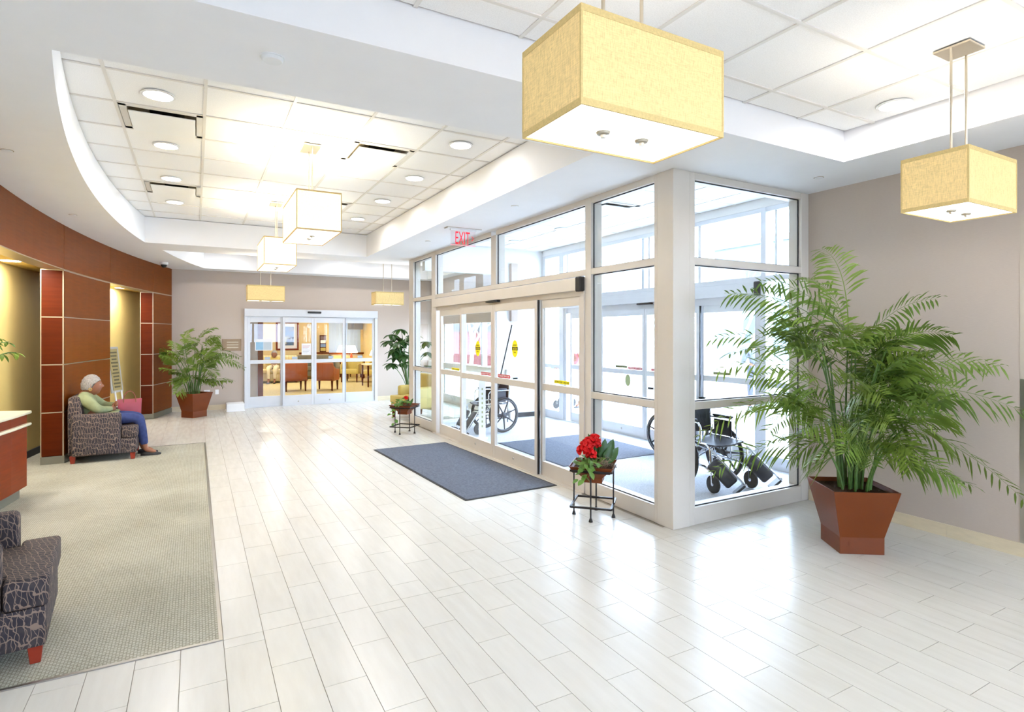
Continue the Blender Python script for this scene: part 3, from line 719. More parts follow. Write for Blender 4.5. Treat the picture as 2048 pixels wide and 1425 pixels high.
MB().lathe([(.075, 0), (.075, -.04), (.068, -.05)], 24).build('camera_base', TRIMW, t, smooth=True)
MB().ball((0, 0, -.055), (.055, .055, .055), 18, 10).build('dome', BLACK, t, smooth=True)

# ------------------------------------------------------------------ pendant lamps
def pendant(x, y, zc, zb, a, b, h, shade, band, diff, label, group, up, bw=.022, cs=(.19, .19), rods='x'):
    t = thing('pendant_lamp', label, 'pendant lamp', (x, y, zb), 0, group)
    A, B = a / 2, b / 2; w = .004
    for nm, z0, z1, m, o in (('shade', bw, h - bw, shade, 0), ('hem', 0, bw, band, .0015), ('hem', h - bw, h, band, .0015)):
        s_ = MB(); P = [(-A - o, -B - o), (A + o, -B - o), (A + o, B + o), (-A - o, B + o)]; Q = [(-A + w, -B + w), (A - w, -B + w), (A - w, B - w), (-A + w, B - w)]
        s_.loft([[(p[0], p[1], z0) for p in Q], [(p[0], p[1], z0) for p in P], [(p[0], p[1], z1) for p in P], [(p[0], p[1], z1) for p in Q], [(p[0], p[1], z0) for p in Q]], caps=False)
        s_.build(nm, m, t)
    for sx in (-1, 1):
        for sy in (-1, 1): MB().box(sx * A - .006 * (sx > 0) - .0018 * (sx < 0), sx * A + .006 * (sx < 0) + .0018 * (sx > 0), sy * B - .006 * (sy > 0) - .0018 * (sy < 0), sy * B + .006 * (sy < 0) + .0018 * (sy > 0), bw, h - bw).build('corner_hem', band, t)
    MB().box(-A + .005, A - .005, -B + .005, B - .005, .006, .012).build('diffuser', diff, t)
    top = zc - zb
    dx, dy = (.09, 0) if rods == 'x' else (0, .09)
    for q in (-1, 1):
        MB().tube([(q * dx, q * dy, .03), (q * dx, q * dy, top - .012)], .0068, 10).build('rod', NICKEL, t, smooth=True)
        MB().lathe([(.026, .004), (.022, -.004), (.010, -.006), (.009, -.016)], 16, (q * dx, q * dy, .002)).build('finial', NICKEL, t, smooth=True)
    MB().box(-cs[0] / 2, cs[0] / 2, -cs[1] / 2, cs[1] / 2, top - .014, top).build('canopy', NICKEL, t, bev=.003)
    MB().box(-A * .7, A * .7, -B * .55, B * .55, h * .42, h * .46).build('lamp_tray', CEILW, t)
    ld = bpy.data.lights.new('bulb', 'AREA'); ld.shape = 'RECTANGLE'; ld.size = a * .7; ld.size_y = b * .7; ld.energy = up; ld.color = (1, .9, .74)
    lo = bpy.data.objects.new('bulb', ld); C.objects.link(lo); lo.parent = t; lo.location = (0, 0, h * .55); lo.rotation_euler = (pi, 0, 0)
    return t
pendant(1.366, 1.628, ZC2, 2.42, .635, .362, .315, SHADE_Y, BAND, DIFF, 'large yellow linen box pendant hanging nearest the viewer', 'linen box pendants', L_UP * .5)
pendant(3.97, 1.678, ZC2, 2.425, .585, .34, .315, SHADE_Y, BAND, DIFF, 'yellow linen box pendant hanging by the right wall', 'linen box pendants', L_UP * .5)
pendant(1.0, 5.94, ZC, 2.665, .40, .93, .37, SHADE_W, BANDW, DIFF, 'glowing white box pendant, the nearer of the two in the far coffer', 'bright box pendants', L_UP * 1.7, .014, (.16, .3), 'y')
pendant(1.0, 8.72, ZC, 2.645, .41, .93, .38, SHADE_W, BANDW, DIFF, 'glowing white box pendant, the farther one in the far coffer', 'bright box pendants', L_UP * 1.7, .014, (.16, .3), 'y')
pendant(1.15, 11.65, ZC, 2.335, .64, .3, .29, SHADE_Y, BAND, DIFF, 'small amber box pendant left above the lounge doors', 'linen box pendants', L_UP * .6)
pendant(3.57, 11.9, ZC, 2.335, .60, .34, .27, SHADE_Y, BAND, DIFF, 'small amber box pendant right above the lounge doors', 'linen box pendants', L_UP * .6)

# exit sign
t = thing('exit_sign', 'clear edge lit EXIT sign with red letters under the soffit', 'exit sign', (3.2, 7.15, ZS))
MB().box(-.25, .25, -.06, .06, -.014, 0).build('mount_plate', TRIMW, t, bev=.003)
MB().box(-.255, .255, -.065, .065, -.004, .0).build('plate_shadow_gap', SEAM, t)
MB().box(-.19, .19, -.018, .018, -.034, -.014).build('lamp_rail', TRIMW, t)
MB().box(-.185, .185, -.004, .004, -.225, -.03).build('acrylic_panel', ACRYL, t)
MB().box(-.185, .185, -.005, .005, -.232, -.225).build('lit_edge', mat('pink_lit_edge', rgb(255, 150, 160), .4, emit=.6), t)
text_part('EXIT', .215, .17, REDLET, t, (-.01, -.006, -.13), (1, 0, 0), (0, 0, 1))
c_ = MB(); c_.tube([(.125, -.008, -.10), (.155, -.008, -.13), (.125, -.008, -.16)], .005, 6); c_.build('arrow', REDLET, t)
# ------------------------------------------------------------------ upholstered armchairs (front towards -y)
def tapered(mb, x, y, z0, z1, a0, a1):
    q = lambda a, z: [(x - a, y - a, z), (x + a, y - a, z), (x + a, y + a, z), (x - a, y + a, z)]
    return mb.loft([q(a0, z0), q(a1, z1)])
def armchair(name, label, loc, rz, m, legm, group=None, k=1.0, leg=.09):
    t = thing(name, label, 'armchair', loc, rz, group)
    S = lambda *a: [q * k for q in a]
    MB().box(*S(-.36, .36, -.375, .30, leg / k, .30)).build('seat_base', m, t, smooth=True, bev=.018, seg=2)
    P = [(-.375, -.39), (.375, -.39), (.375, -.205), (.262, -.205), (.262, .24), (-.262, .24), (-.262, -.205), (-.375, -.205)]
    MB().prism([(a * k, b * k) for a, b in P], .30 * k, .455 * k).build('seat_cushion', m, t, smooth=True, bev=.024, seg=3)
    for s_ in (-1, 1):
        MB().box(*S(min(.262 * s_, .39 * s_), max(.262 * s_, .39 * s_), -.20, .34, (leg + .005) / k, .645)).build('arm', m, t, smooth=True, bev=.036, seg=3)
    bk = MB(); prof = [(.20, .40), (.225, .60), (.245, .80), (.265, .875), (.33, .885), (.385, .86), (.39, .60), (.385, .095)]
    bk.loft([[(x * k, y * k, z * k) for y, z in prof] for x in (-.30, .30)]); bk.build('backrest', m, t, smooth=True, bev=.022, seg=2)
    for sx in (-1, 1):
        for sy in (-.33, .33): tapered(MB(), sx * .31 * k, sy * k, 0, leg + .01, .022, .032).build('leg', legm, t, bev=.002)
    return t
armchair('armchair', 'charcoal patterned armchair holding the seated woman by the panelled pier', (-1.085, 9.66, .005), pi / 2, FABRIC, REDLEG, 'charcoal patterned armchairs')
armchair('armchair', 'empty charcoal patterned armchair at the near carpet edge', (-1.085, 4.06, .005), pi / 2 + math.radians(5.6), FABRIC, REDLEG, 'charcoal patterned armchairs')
armchair('armchair', 'mustard armchair below the umbrella plant behind the glass front', (3.98, 11.28, 0), -pi / 2 + .25, MUSTARD, WOODD, leg=.2)

# ------------------------------------------------------------------ reception desk
t = thing('reception_desk', 'cherry reception desk with cream counter and ledge at the carpet edge', 'desk', (-1.75, 7.0, .005))
F = [(.20, .70), (.155, .32), (.105, .0), (.02, -.6), (-.1, -1.2)]; Bk = [(-.40, -1.2), (-.28, -.6), (-.20, 0), (-.14, .4), (-.05, .78)]
def off(P, d): return [(x + d, y + (d if i == 0 else 0)) for i, (x, y) in enumerate(P)]
MB().prism(F + Bk, .11, .865).build('body', DESKW, t, bev=.003)
MB().prism(off(F, -.05) + Bk[:-1] + [(-.07, .70)], 0, .11).build('toe_kick', TOEK, t)
MB().prism(off(F, .035) + Bk[:-1] + [(-.05, .815)], .865, .897).build('counter_top', CREAM, t, smooth=True, bev=.010, seg=2)
MB().prism(off(F, .035) + off(F, -.01)[::-1], .742, .772).build('ledge', CREAM, t, smooth=True, bev=.010, seg=2)

# ------------------------------------------------------------------ pots and plants
def flared_pot(t, h, a0, a1, hz, rz, m, lip=.012, name='pot'):
    mb = MB(); R3 = Matrix.Rotation(rz, 3, 'Z')
    q = lambda a, z: [R3 @ Vector((x * a, y * a, z)) for x, y in ((-1, -1), (1, -1), (1, 1), (-1, 1))]
    mb.loft([q(a0, 0), q(a0, hz), q(a1, h), q(a1 - lip, h), q(a1 - lip - .02, h - .05)])
    mb.build(name, m, t, bev=.002)
    mb = MB(); mb.loft([q(a1 - lip - .026, h - .062), q(a1 - lip - .017, h - .03)]); mb.build('mulch', SOIL, t)
def frond_mesh(path, ll, lw, n, rnd, clampf, droop=.55, rr=.0045, roll=0):
    """rachis strip with paired leaflets, all in one connected sheet"""
    vs = []; fs = []; m = len(path)
    def P(v): vs.append(clampf(v)); return len(vs) - 1
    idx = []
    for i, p in enumerate(path):
        t = (path[min(i + 1, m - 1)] - path[max(i - 1, 0)]).normalized()
        sd = t.cross(Vector((0, 0, 1)))
        sd = sd.normalized() if sd.length > .05 else Vector((1, 0, 0))
        r_ = rr * (1 - .8 * i / (m - 1)); sd = Matrix.Rotation(roll, 3, t) @ sd; nrm = sd.cross(t)
        idx.append((P(p - sd * r_), P(p + sd * r_), P(p - nrm * r_), t, sd, nrm))
    for i in range(m - 1):
        a, b = idx[i], idx[i + 1]
        fs += [(a[0], a[1], b[1], b[0]), (a[1], a[2], b[2], b[1]), (a[2], a[0], b[0], b[2])]
    s0 = int(m * .22)
    for i in range(s0, m):
        u = (i - s0) / max(1, m - 1 - s0)
        L = ll * (.55 + .45 * math.sin(pi * min(1, u * .9 + .22))) * (1 - .35 * u)
        _, _, _, t, sd, nrm = idx[i]
        for sgn in (-1, 1):
            l_ = L * rnd.uniform(.8, 1.12)
            d = (sd * sgn * rnd.uniform(.75, .95) + t * rnd.uniform(.5, .8) + nrm * rnd.uniform(-.05, .25)).normalized()
            base = idx[i][1] if sgn > 0 else idx[i][0]
            o = Vector(vs[base]); dn = Vector((0, 0, -1)) * l_ * droop * rnd.uniform(.3, 1.0)
            w = lw * rnd.uniform(.8, 1.2); wd_ = t * w
            m1 = o + d * l_ * .38 + dn * .16; m2 = o + d * l_ * .72 + dn * .5; tip = o + d * l_ + dn
            a = P(m1 - wd_); b = P(m1 + wd_); c = P(m2 - wd_ * .8); e = P(m2 + wd_ * .8); f = P(tip)
            fs += [(base, a, b), (a, c, e, b), (c, f, e)]
    return vs, fs
def palm(label, loc, rz, canes, fronds, H, L, ll, lw, seed, clampf, group, pot=True, specials=()):
    t = thing('potted_palm', label, 'potted palm', loc, 0, group); rnd = random.Random(seed)
    flared_pot(t, .50, .165, .245, .13, rz, TERRA)
    z0 = .45; tops = []
    for i in range(canes):
        a = rnd.uniform(0, 2 * pi); r = rnd.uniform(.02, .13); h = H * rnd.uniform(.40, .66)
        ln = rnd.uniform(.05, .30); a2 = a + rnd.uniform(-.6, .6)
        p = bez((r * math.cos(a), r * math.sin(a), z0), (r * 1.3 * math.cos(a), r * 1.3 * math.sin(a), z0 + (h - z0) * .5), (r * math.cos(a) + ln * math.cos(a2), r * math.sin(a) + ln * math.sin(a2), h), 8)
        MB().tube(p, [.0105 - .0006 * k for k in range(9)], 7).build('cane', STEMG, t, smooth=True); tops.append((p, a2))
    for i in range(fronds + len(specials)):
        p, a2 = tops[i % canes]
        qi = rnd.randint(3, 8); q = p[qi]; el = rnd.uniform(.1, .75) if qi < 6 else rnd.uniform(.55, 1.4); a = a2 + rnd.uniform(-1.3, 1.3) if i % 3 else rnd.uniform(0, 2 * pi)
        ln = L * rnd.uniform(.62, 1.08)
        if i < canes: q = p[8]; el = rnd.uniform(.75, 1.45)
        if i >= fronds: a, el, ln, qz = specials[i - fronds]; q = Vector((.05 * math.cos(a), .05 * math.sin(a), qz))
        d = Vector((math.cos(a) * math.cos(el), math.sin(a) * math.cos(el), math.sin(el)))
        hz = Vector((math.cos(a), math.sin(a), 0))
        mid = q + d * ln * .55; end = q + d * ln * .62 + hz * ln * .42 - Vector((0, 0, 1)) * ln * rnd.uniform(.10, .55) * (1.35 - el)
        path = bez(q, mid, end, 22)
        vs, fs = frond_mesh(path, ll, lw, 22, rnd, clampf, roll=rnd.uniform(-.9, .9))
        me = bpy.data.meshes.new('frond'); me.from_pydata([tuple(v) for v in vs], [], fs); me.update(); link('frond', me, PALM, t)
    return t
PX, PY = 4.60, 2.68
def clamp_near(v): return (min(v[0], XR - .02 - PX), min(v[1], YC - .03 - PY), max(v[2], .06))
palm('tall potted palm in a terracotta planter before the right wall', (PX, PY, 0), math.radians(-34), 26, 84, 2.45, .66, .29, .0105, 5, clamp_near, 'potted palms',
     specials=((1.0, 1.5, .98, 1.80), (2.75, .80, 1.15, 1.62), (2.9, .45, 1.1, 1.45), (2.4, 1.25, 1.0, 1.6), (-.6, 1.2, .9, 1.5), (2.5, 1.0, 1.15, 1.5), (pi * .5, 1.45, .75, 1.72), (pi * .72, .75, 1.15, 1.35), (pi * .82, .7, 1.1, 1.2), (pi * .76, .35, 1.1, 1.15), (-.75, .35, 1.15, 1.2), (-.55, .6, 1.1, 1.2), (-.9, .1, 1.0, 1.0), (-1.0, .75, 1.0, 1.25), (2.3, .2, .95, .8), (-.7, -.1, .75, .75), (1.2, 1.3, .7, 1.6)))
def clamp_far(v): return (max(v[0], -.62), min(v[1], 1.0), max(v[2], .06))
palm('potted palm in a terracotta planter beside the far greige wall', (-.03, 13.55, 0), math.radians(-50), 18, 40, 2.3, .62, .23, .013, 9, clamp_far, 'potted palms', specials=((.2, 1.3, .6, 1.5), (.3, .6, .9, 1.2), (.1, .4, .9, 1.15), (3.0, .5, .9, 1.2), (-.4, .5, .8, 1.2)))

# unit leaf: pointed, folded along its rib
def leaf_mesh(name, w=.5, fold=.12, curl=.18):
    vs = [(0, 0, 0)]; fs = []
    prof = [(.2, .62), (.45, 1.0), (.7, .8), (.88, .42)]
    for y, k in prof:
        z = -curl * y * y
        vs += [(-w / 2 * k, y, z + fold * k * w), (0, y, z), (w / 2 * k, y, z + fold * k * w)]
    vs.append((0, 1, -curl))
    fs += [(0, 2, 1), (0, 3, 2)]
    for i in range(3):
        a = 1 + 3 * i; b = a + 3
        fs += [(a, a + 1, b + 1, b), (a + 1, a + 2, b + 2, b + 1)]
    e = len(vs) - 1; fs += [(10, 11, e), (11, 12, e)]
    me = bpy.data.meshes.new(name); me.from_pydata(vs, [], fs)
    for p in me.polygons: p.use_smooth = True
    return me
def leaf(parent, me, m, p, d, up, L, name='leaf', W=1.0):
    if not me.materials: me.materials.append(m)
    y = Vector(d).normalized(); z = Vector(up); z = (z - y * z.dot(y)); z = z.normalized() if z.length > 1e-3 else Vector((1, 0, 0)).cross(y).normalized()
    x = y.cross(z)
    o = link(name, me, m, parent)
    o.matrix_local = Matrix.Translation(Vector(p)) @ Matrix((( x.x * L * W, y.x * L, z.x * L, 0), (x.y * L * W, y.y * L, z.y * L, 0), (x.z * L * W, y.z * L, z.z * L, 0), (0, 0, 0, 1)))
    return o
LF_D = leaf_mesh('broad_leaf', .52); LF_L = leaf_mesh('vine_leaf', .62, .1, .3); LF_S = leaf_mesh('sword_leaf', .26, .25, .02); LF_G = leaf_mesh('round_leaf', .95, .18, .2); LF_F = leaf_mesh('fern_leaf', .42, .1, .35)
def rdir(rnd, e0, e1):
    a, e = rnd.uniform(0, 2 * pi), rnd.uniform(e0, e1); return Vector((math.cos(a) * math.cos(e), math.sin(a) * math.cos(e), math.sin(e)))
# umbrella plant in the alcove
t = thing('umbrella_plant', 'dark leafy umbrella plant above the mustard armchair by the far wall', 'potted plant', (4.38, 13.0, 0)); rnd = random.Random(3)
MB().lathe([(.14, 0), (.2, .36), (.21, .38), (.19, .38), (.185, .34)], 20).build('pot', TERRA, t, smooth=True)
for i in range(22):
    a = rnd.uniform(pi * .6, pi * 1.5) if i < 16 else rnd.uniform(-1.3, 1.6); r = rnd.uniform(.12, .62); h = rnd.uniform(.95, 1.65) if i % 4 else rnd.uniform(1.5, 1.85)
    if h > 1.6: r *= .6
    e = Vector((r * math.cos(a), r * math.sin(a) * .9, h)); p = bez((0, 0, .36), (e.x * .2, e.y * .2, h * .7), e, 6)
    MB().tube(p, .008, 5).build('branch', STEMG, t)
    for k in range(8):
        b = 2 * pi * k / 8 + rnd.uniform(-.2, .2); d = Vector((math.cos(b), math.sin(b), rnd.uniform(-.75, -.1)))
        leaf(t, LF_D, DLEAF, e, d, (0, 0, 1), rnd.uniform(.2, .29), W=.9)
# flower planters on iron stands
def iron_stand(label, x, y):
    t = thing('plant_stand', label, 'plant stand', (x, y, 0), math.radians(-45), 'black iron plant stands'); A = .185; H = .455
    for z, nm in ((H, 'top_ring'), (.125, 'lower_ring')):
        r = MB()
        for a in ((-A, A, -A - .009, -A + .009), (-A, A, A - .009, A + .009), (-A - .009, -A + .009, -A, A), (A - .009, A + .009, -A, A)): r.box(a[0], a[1], a[2], a[3], z - .009, z + .009)
        r.build(nm, IRON, t)
    for lx, ly in ((0, -A), (0, A), (-A, 0), (A, 0)):
        MB().tube([(lx, ly, .012), (lx, ly, H)], .0075, 8).build('leg', IRON, t)
        MB().lathe([(.019, 0), (.017, .012), (.009, .035)], 10, (lx, ly, 0)).build('foot', IRON, t)
    return t
def planter(label, x, y, seed, near):
    t = thing('flower_planter', label, 'flower planter', (x, y, .331), 0, 'flower planters on iron stands'); rnd = random.Random(seed)
    flared_pot(t, .165, .09, .205, .045, math.radians(-45), TERRA, .008)
    if near:   # dried moss, sword leaves, vine, geranium
        m_ = MB(); 
        for i in range(40):
            a = rnd.uniform(0, 2 * pi); p = Vector((.06 + rnd.uniform(-.11, .11), -.03 + rnd.uniform(-.09, .09), .15 + rnd.uniform(0, .05)))
            m_.tube(arc(p, rnd.uniform(.03, .05), a, a + 3.5, 5, rdir(rnd, -.5, .5), rdir(rnd, .3, 1.2)), .0022, 4)
        tag(m_.build('dried_moss', mat('straw_moss', rgb(150, 128, 100), .9, var=.25, vs=40), t), kind='stuff')
    sp = [(.03, .03, .30, -.15, .1), (.05, .02, .27, .05, .2), (.08, .0, .25, .25, 0), (.10, -.02, .21, .45, -.1), (.13, .02, .26, .55, 0), (.06, .06, .24, .1, .3), (.14, -.03, .2, .75, -.1)] if near else [(.05, .03, .16, .2, .1), (.09, 0, .14, .5, 0)]
    for a, b, L, lx, ly in sp: leaf(t, LF_S, DLEAF, (a, b, .14), (lx, ly, 1), (-lx, -1, .2), L, 'sword_leaf', 1.5 if near else 1.2)
    for i in range(30 if near else 34):
        c = Vector((-.05, .02, .16)); d = rdir(rnd, .0, 1.3); p = c + Vector((rnd.uniform(-.09, .10), rnd.uniform(-.09, .1), 0)) + d * rnd.uniform(.02, .11)
        leaf(t, LF_G, DLEAF if i % 3 else LLEAF, p, d * .5 + rdir(rnd, -.4, .5), (0, -.3, 1), rnd.uniform(.05, .085), 'round_leaf')
    for i in range(34 if near else 20):
        k = i / 33; s_ = rnd.uniform(0, 1); p = Vector((-.10 - .16 * s_ + rnd.uniform(-.03, .03), -.10 - .08 * s_ + rnd.uniform(-.07, .07), .20 - .14 * s_ * s_ + rnd.uniform(-.04, .04)))
        if not near and i > 11: p = Vector((-.20 + rnd.uniform(-.03, .03), -.06 + rnd.uniform(-.05, .05), .14 - .035 * (i - 11)))
        leaf(t, LF_L, LLEAF, p, rdir(rnd, -.7, .4) + Vector((-.6, -.4, 0)), (0, -.4, 1), rnd.uniform(.05, .085), 'vine_leaf')
    heads = [(-.105, -.03, .335, .056), (-.055, .0, .362, .050), (.02, .02, .372, .055), (-.13, .0, .295, .052), (-.07, -.06, .262, .05), (.06, .03, .335, .04), (-.01, .05, .34, .045), (.11, .07, .335, .03)] if near else [(.02, .0, .27, .035)]
    for hx, hy, hz_, r in heads:
        f = MB().tube(bez((hx * .3, hy * .3, .14), (hx * .5, hy * .5, .25), (hx, hy, hz_), 5), .003, 5).build('flower_stalk', STEMG, t)
        hd = MB()
        for k in range(34):
            d = rdir(rnd, -.6, 1.45); c = Vector((hx, hy, hz_)); s1 = d.orthogonal().normalized(); s1 = Matrix.Rotation(rnd.uniform(0, 6), 3, d) @ s1; s2 = d.cross(s1); w = r * rnd.uniform(.34, .5)
            e = c + d * r * rnd.uniform(.75, 1.05)
            rim = [e + s1 * w * math.cos(q_) + s2 * w * .8 * math.sin(q_) + d * w * rnd.uniform(.15, .5) for q_ in [2 * pi * j / 7 for j in range(7)]]
            hd.add([c] + rim + [e], [(0, 1 + j, 1 + (j + 1) % 7) for j in range(7)] + [(8, 1 + (j + 1) % 7, 1 + j) for j in range(7)])
        hd.build('flower_head', REDFL, t)
    return t
iron_stand('black iron plant stand under the red geranium by the corner post', 3.265, 4.31)
planter('terracotta planter of red geraniums and sword leaves by the corner post', 3.265, 4.31, 4, True)
iron_stand('black iron plant stand at the far end of the glass front', 3.165, 9.54)
planter('terracotta planter with one red bloom at the far end of the glass front', 3.165, 9.54, 8, False)
# leafy plant on the desk, only its right side shows
t = thing('desk_plant', 'small leafy green plant standing on the reception desk', 'potted plant', (-1.86, 7.22, .902)); rnd = random.Random(6)
MB().lathe([(.055, 0), (.08, .13), (.084, .14), (.075, .14), (.07, .12)], 18).build('pot', CREAM, t, smooth=True)
for i in range(9):
    a = rnd.uniform(-1.6, 1.9); r = rnd.uniform(.12, .34); h = rnd.uniform(.60, .86)
    p = bez((0, 0, .12), (r * .3 * math.cos(a), r * .3 * math.sin(a), h), (r * math.cos(a), r * math.sin(a), h - rnd.uniform(0, .12)), 8)
    MB().tube(p, .006, 5).build('stem', STEMG, t)
    for q in p[4:]:
        for k in range(4): leaf(t, LF_F, PALM, q, rdir(rnd, -.7, .5), (0, 0, 1), rnd.uniform(.06, .10))

# ------------------------------------------------------------------ floor mats and small things on the far wall
t = thing('floor_mat', 'charcoal walk-off mat before the sliding doors', 'floor mat', (2.925, 6.86, .001), math.radians(2.2))
MB().box(-.55, .55, -1.49, 1.49, 0, .008).build('pile', MATGREY, t); r = MB()
for a in ((-.575, .575, -1.515, -1.49), (-.575, .575, 1.49, 1.515), (-.575, -.55, -1.49, 1.49), (.55, .575, -1.49, 1.49)): r.box(a[0], a[1], a[2], a[3], 0, .005)
r.build('rubber_edge', RUBBER, t)
t = thing('floor_mat', 'grey mat on the vestibule carpet inside the outer doors', 'floor mat', (5.0, 7.0, .004), 0)
MB().box(-.85, .85, -.9, .9, 0, .006).build('pile', MATGREY, t); MB().box(-.87, .87, -.92, .92, 0, .003).build('rubber_edge', RUBBER, t)
t = thing('wall_plaque', 'bronze wall plaque behind the far palm', 'sign', (.72, YW, 1.47))
MB().box(-.20, .20, -.015, 0, -.135, .135).build('plate', PLAQUE, t, bev=.004)
for z in (.06, 0, -.06): MB().box(-.1, .14, -.017, -.015, z - .012, z + .012).build('raised_line', SEAM, t)
for x, w, n in ((.22, .06, 'double white outlet plate on the far wall behind the palm'), (.42, .035, 'single white outlet plate on the far wall right of the palm')):
    t = thing('wall_outlet', n, 'outlet', (x, YW, .40)); MB().box(-w, w, -.008, 0, -.055, .055).build('plate', WHITEST, t, bev=.003)
    for z in (-.025, .025): MB().box(-.015, .015, -.011, -.008, z - .014, z + .014).build('socket', PAPER, t)
t = thing('floor_box', 'low white metal box on the floor left of the lounge doors', 'floor box', (.77, 14.12, 0))
MB().box(-.18, .18, -.09, .3, 0, .17).build('cover', WHITEST, t, bev=.006); MB().box(-.185, .185, -.095, .3, 0, .015).build('base', PAPER, t)
# ------------------------------------------------------------------ people (front towards -y)
def skin(name, pts, edges, m, parent, levels=2):
    """pts: {key: (co, radius)}; grows one continuous surface over the joints"""
    ks = list(pts); me = bpy.data.meshes.new(name + '_cage')
    me.from_pydata([pts[k][0] for k in ks], [(ks.index(a), ks.index(b)) for a, b in edges], [])
    o = bpy.data.objects.new(name, me); C.objects.link(o)
    md = o.modifiers.new('skin', 'SKIN'); md.use_smooth_shade = True
    sv = me.skin_vertices[0].data
    for i, k in enumerate(ks):
        r = pts[k][1]; sv[i].radius = (r, r) if isinstance(r, (int, float)) else r
        sv[i].use_root = i == 0
    sd = o.modifiers.new('sub', 'SUBSURF'); sd.levels = levels; sd.render_levels = levels
    dg = bpy.context.evaluated_depsgraph_get(); dg.update()
    nm = bpy.data.meshes.new_from_object(o.evaluated_get(dg)); bpy.data.objects.remove(o)
    nm.name = name; nm.materials.clear()
    for p in nm.polygons: p.use_smooth = True
    return link(name, nm, m, parent)
def head_mesh(c, s, tilt=0):
    """face towards -y: brow, nose, lips, chin, ears"""
    mb = MB(); n, h = 28, 22; rings = []
    for i in range(h + 1):
        f = pi * (.015 + .97 * i / h); z = -math.cos(f); r = math.sin(f); ring = []
        for k in range(n):
            a = 2 * pi * k / n - pi / 2; x, y = math.cos(a) * r, math.sin(a) * r
            fr = max(0, -y) ; X = x * .78 * (1 - .16 * max(0, -z)); Y = y * .93; Z = z * 1.18
            fx = math.exp(-(x / .16) ** 2)
            if y < 0:
                Y -= .20 * fx * math.exp(-((z + .12) / .13) ** 2) + .10 * fx * math.exp(-((z + .02) / .14) ** 2)      # nose
                Y -= .05 * math.exp(-(x / .45) ** 2) * math.exp(-((z - .22) / .10) ** 2)                             # brow
                Y += .06 * math.exp(-((abs(x) - .34) / .14) ** 2) * math.exp(-((z - .06) / .10) ** 2)                # eye sockets
                Y -= .07 * math.exp(-(x / .28) ** 2) * math.exp(-((z + .46) / .09) ** 2)                             # lips
                Y -= .12 * math.exp(-(x / .35) ** 2) * math.exp(-((z + .80) / .16) ** 2)                             # chin
            if abs(y) < .3: X += .13 * (1 if x > 0 else -1) * math.exp(-((z + .02) / .22) ** 2) * math.exp(-((y - .05) / .14) ** 2)   # ears
            p = Vector((X, Y, Z)) * s; p = Matrix.Rotation(tilt, 3, 'X') @ p
            ring.append(p + Vector(c))
        rings.append(ring)
    mb.loft(rings); return mb
def finger_pts(pts, ed, wrist, palm, tag_, k, spread, out):
    d = (Vector(palm) - Vector(wrist)).normalized(); sp = Vector(spread).normalized(); o = Vector(out)
    for i in range(4):
        b = Vector(palm) + sp * (i - 1.5) * .019 * k; L = (.062, .074, .070, .055)[i] * k
        pts['%sf%d' % (tag_, i)] = (tuple(b + d * .02 * k), .010 * k); pts['%sg%d' % (tag_, i)] = (tuple(b + d * .02 * k + d * L * .55 + o * .01 * k), .009 * k); pts['%sh%d' % (tag_, i)] = (tuple(b + d * .02 * k + d * L * .85 + o * .035 * k), .007 * k)
        ed += [(tag_ + 'p', '%sf%d' % (tag_, i)), ('%sf%d' % (tag_, i), '%sg%d' % (tag_, i)), ('%sg%d' % (tag_, i), '%sh%d' % (tag_, i))]
    th = Vector(wrist).lerp(Vector(palm), .45) + sp * -.034 * k
    pts[tag_ + 't'] = (tuple(th), .012 * k); pts[tag_ + 'u'] = (tuple(th + d * .05 * k + o * .012 * k - sp * .006 * k), .009 * k)
    ed += [(tag_ + 'w', tag_ + 't'), (tag_ + 't', tag_ + 'u')]
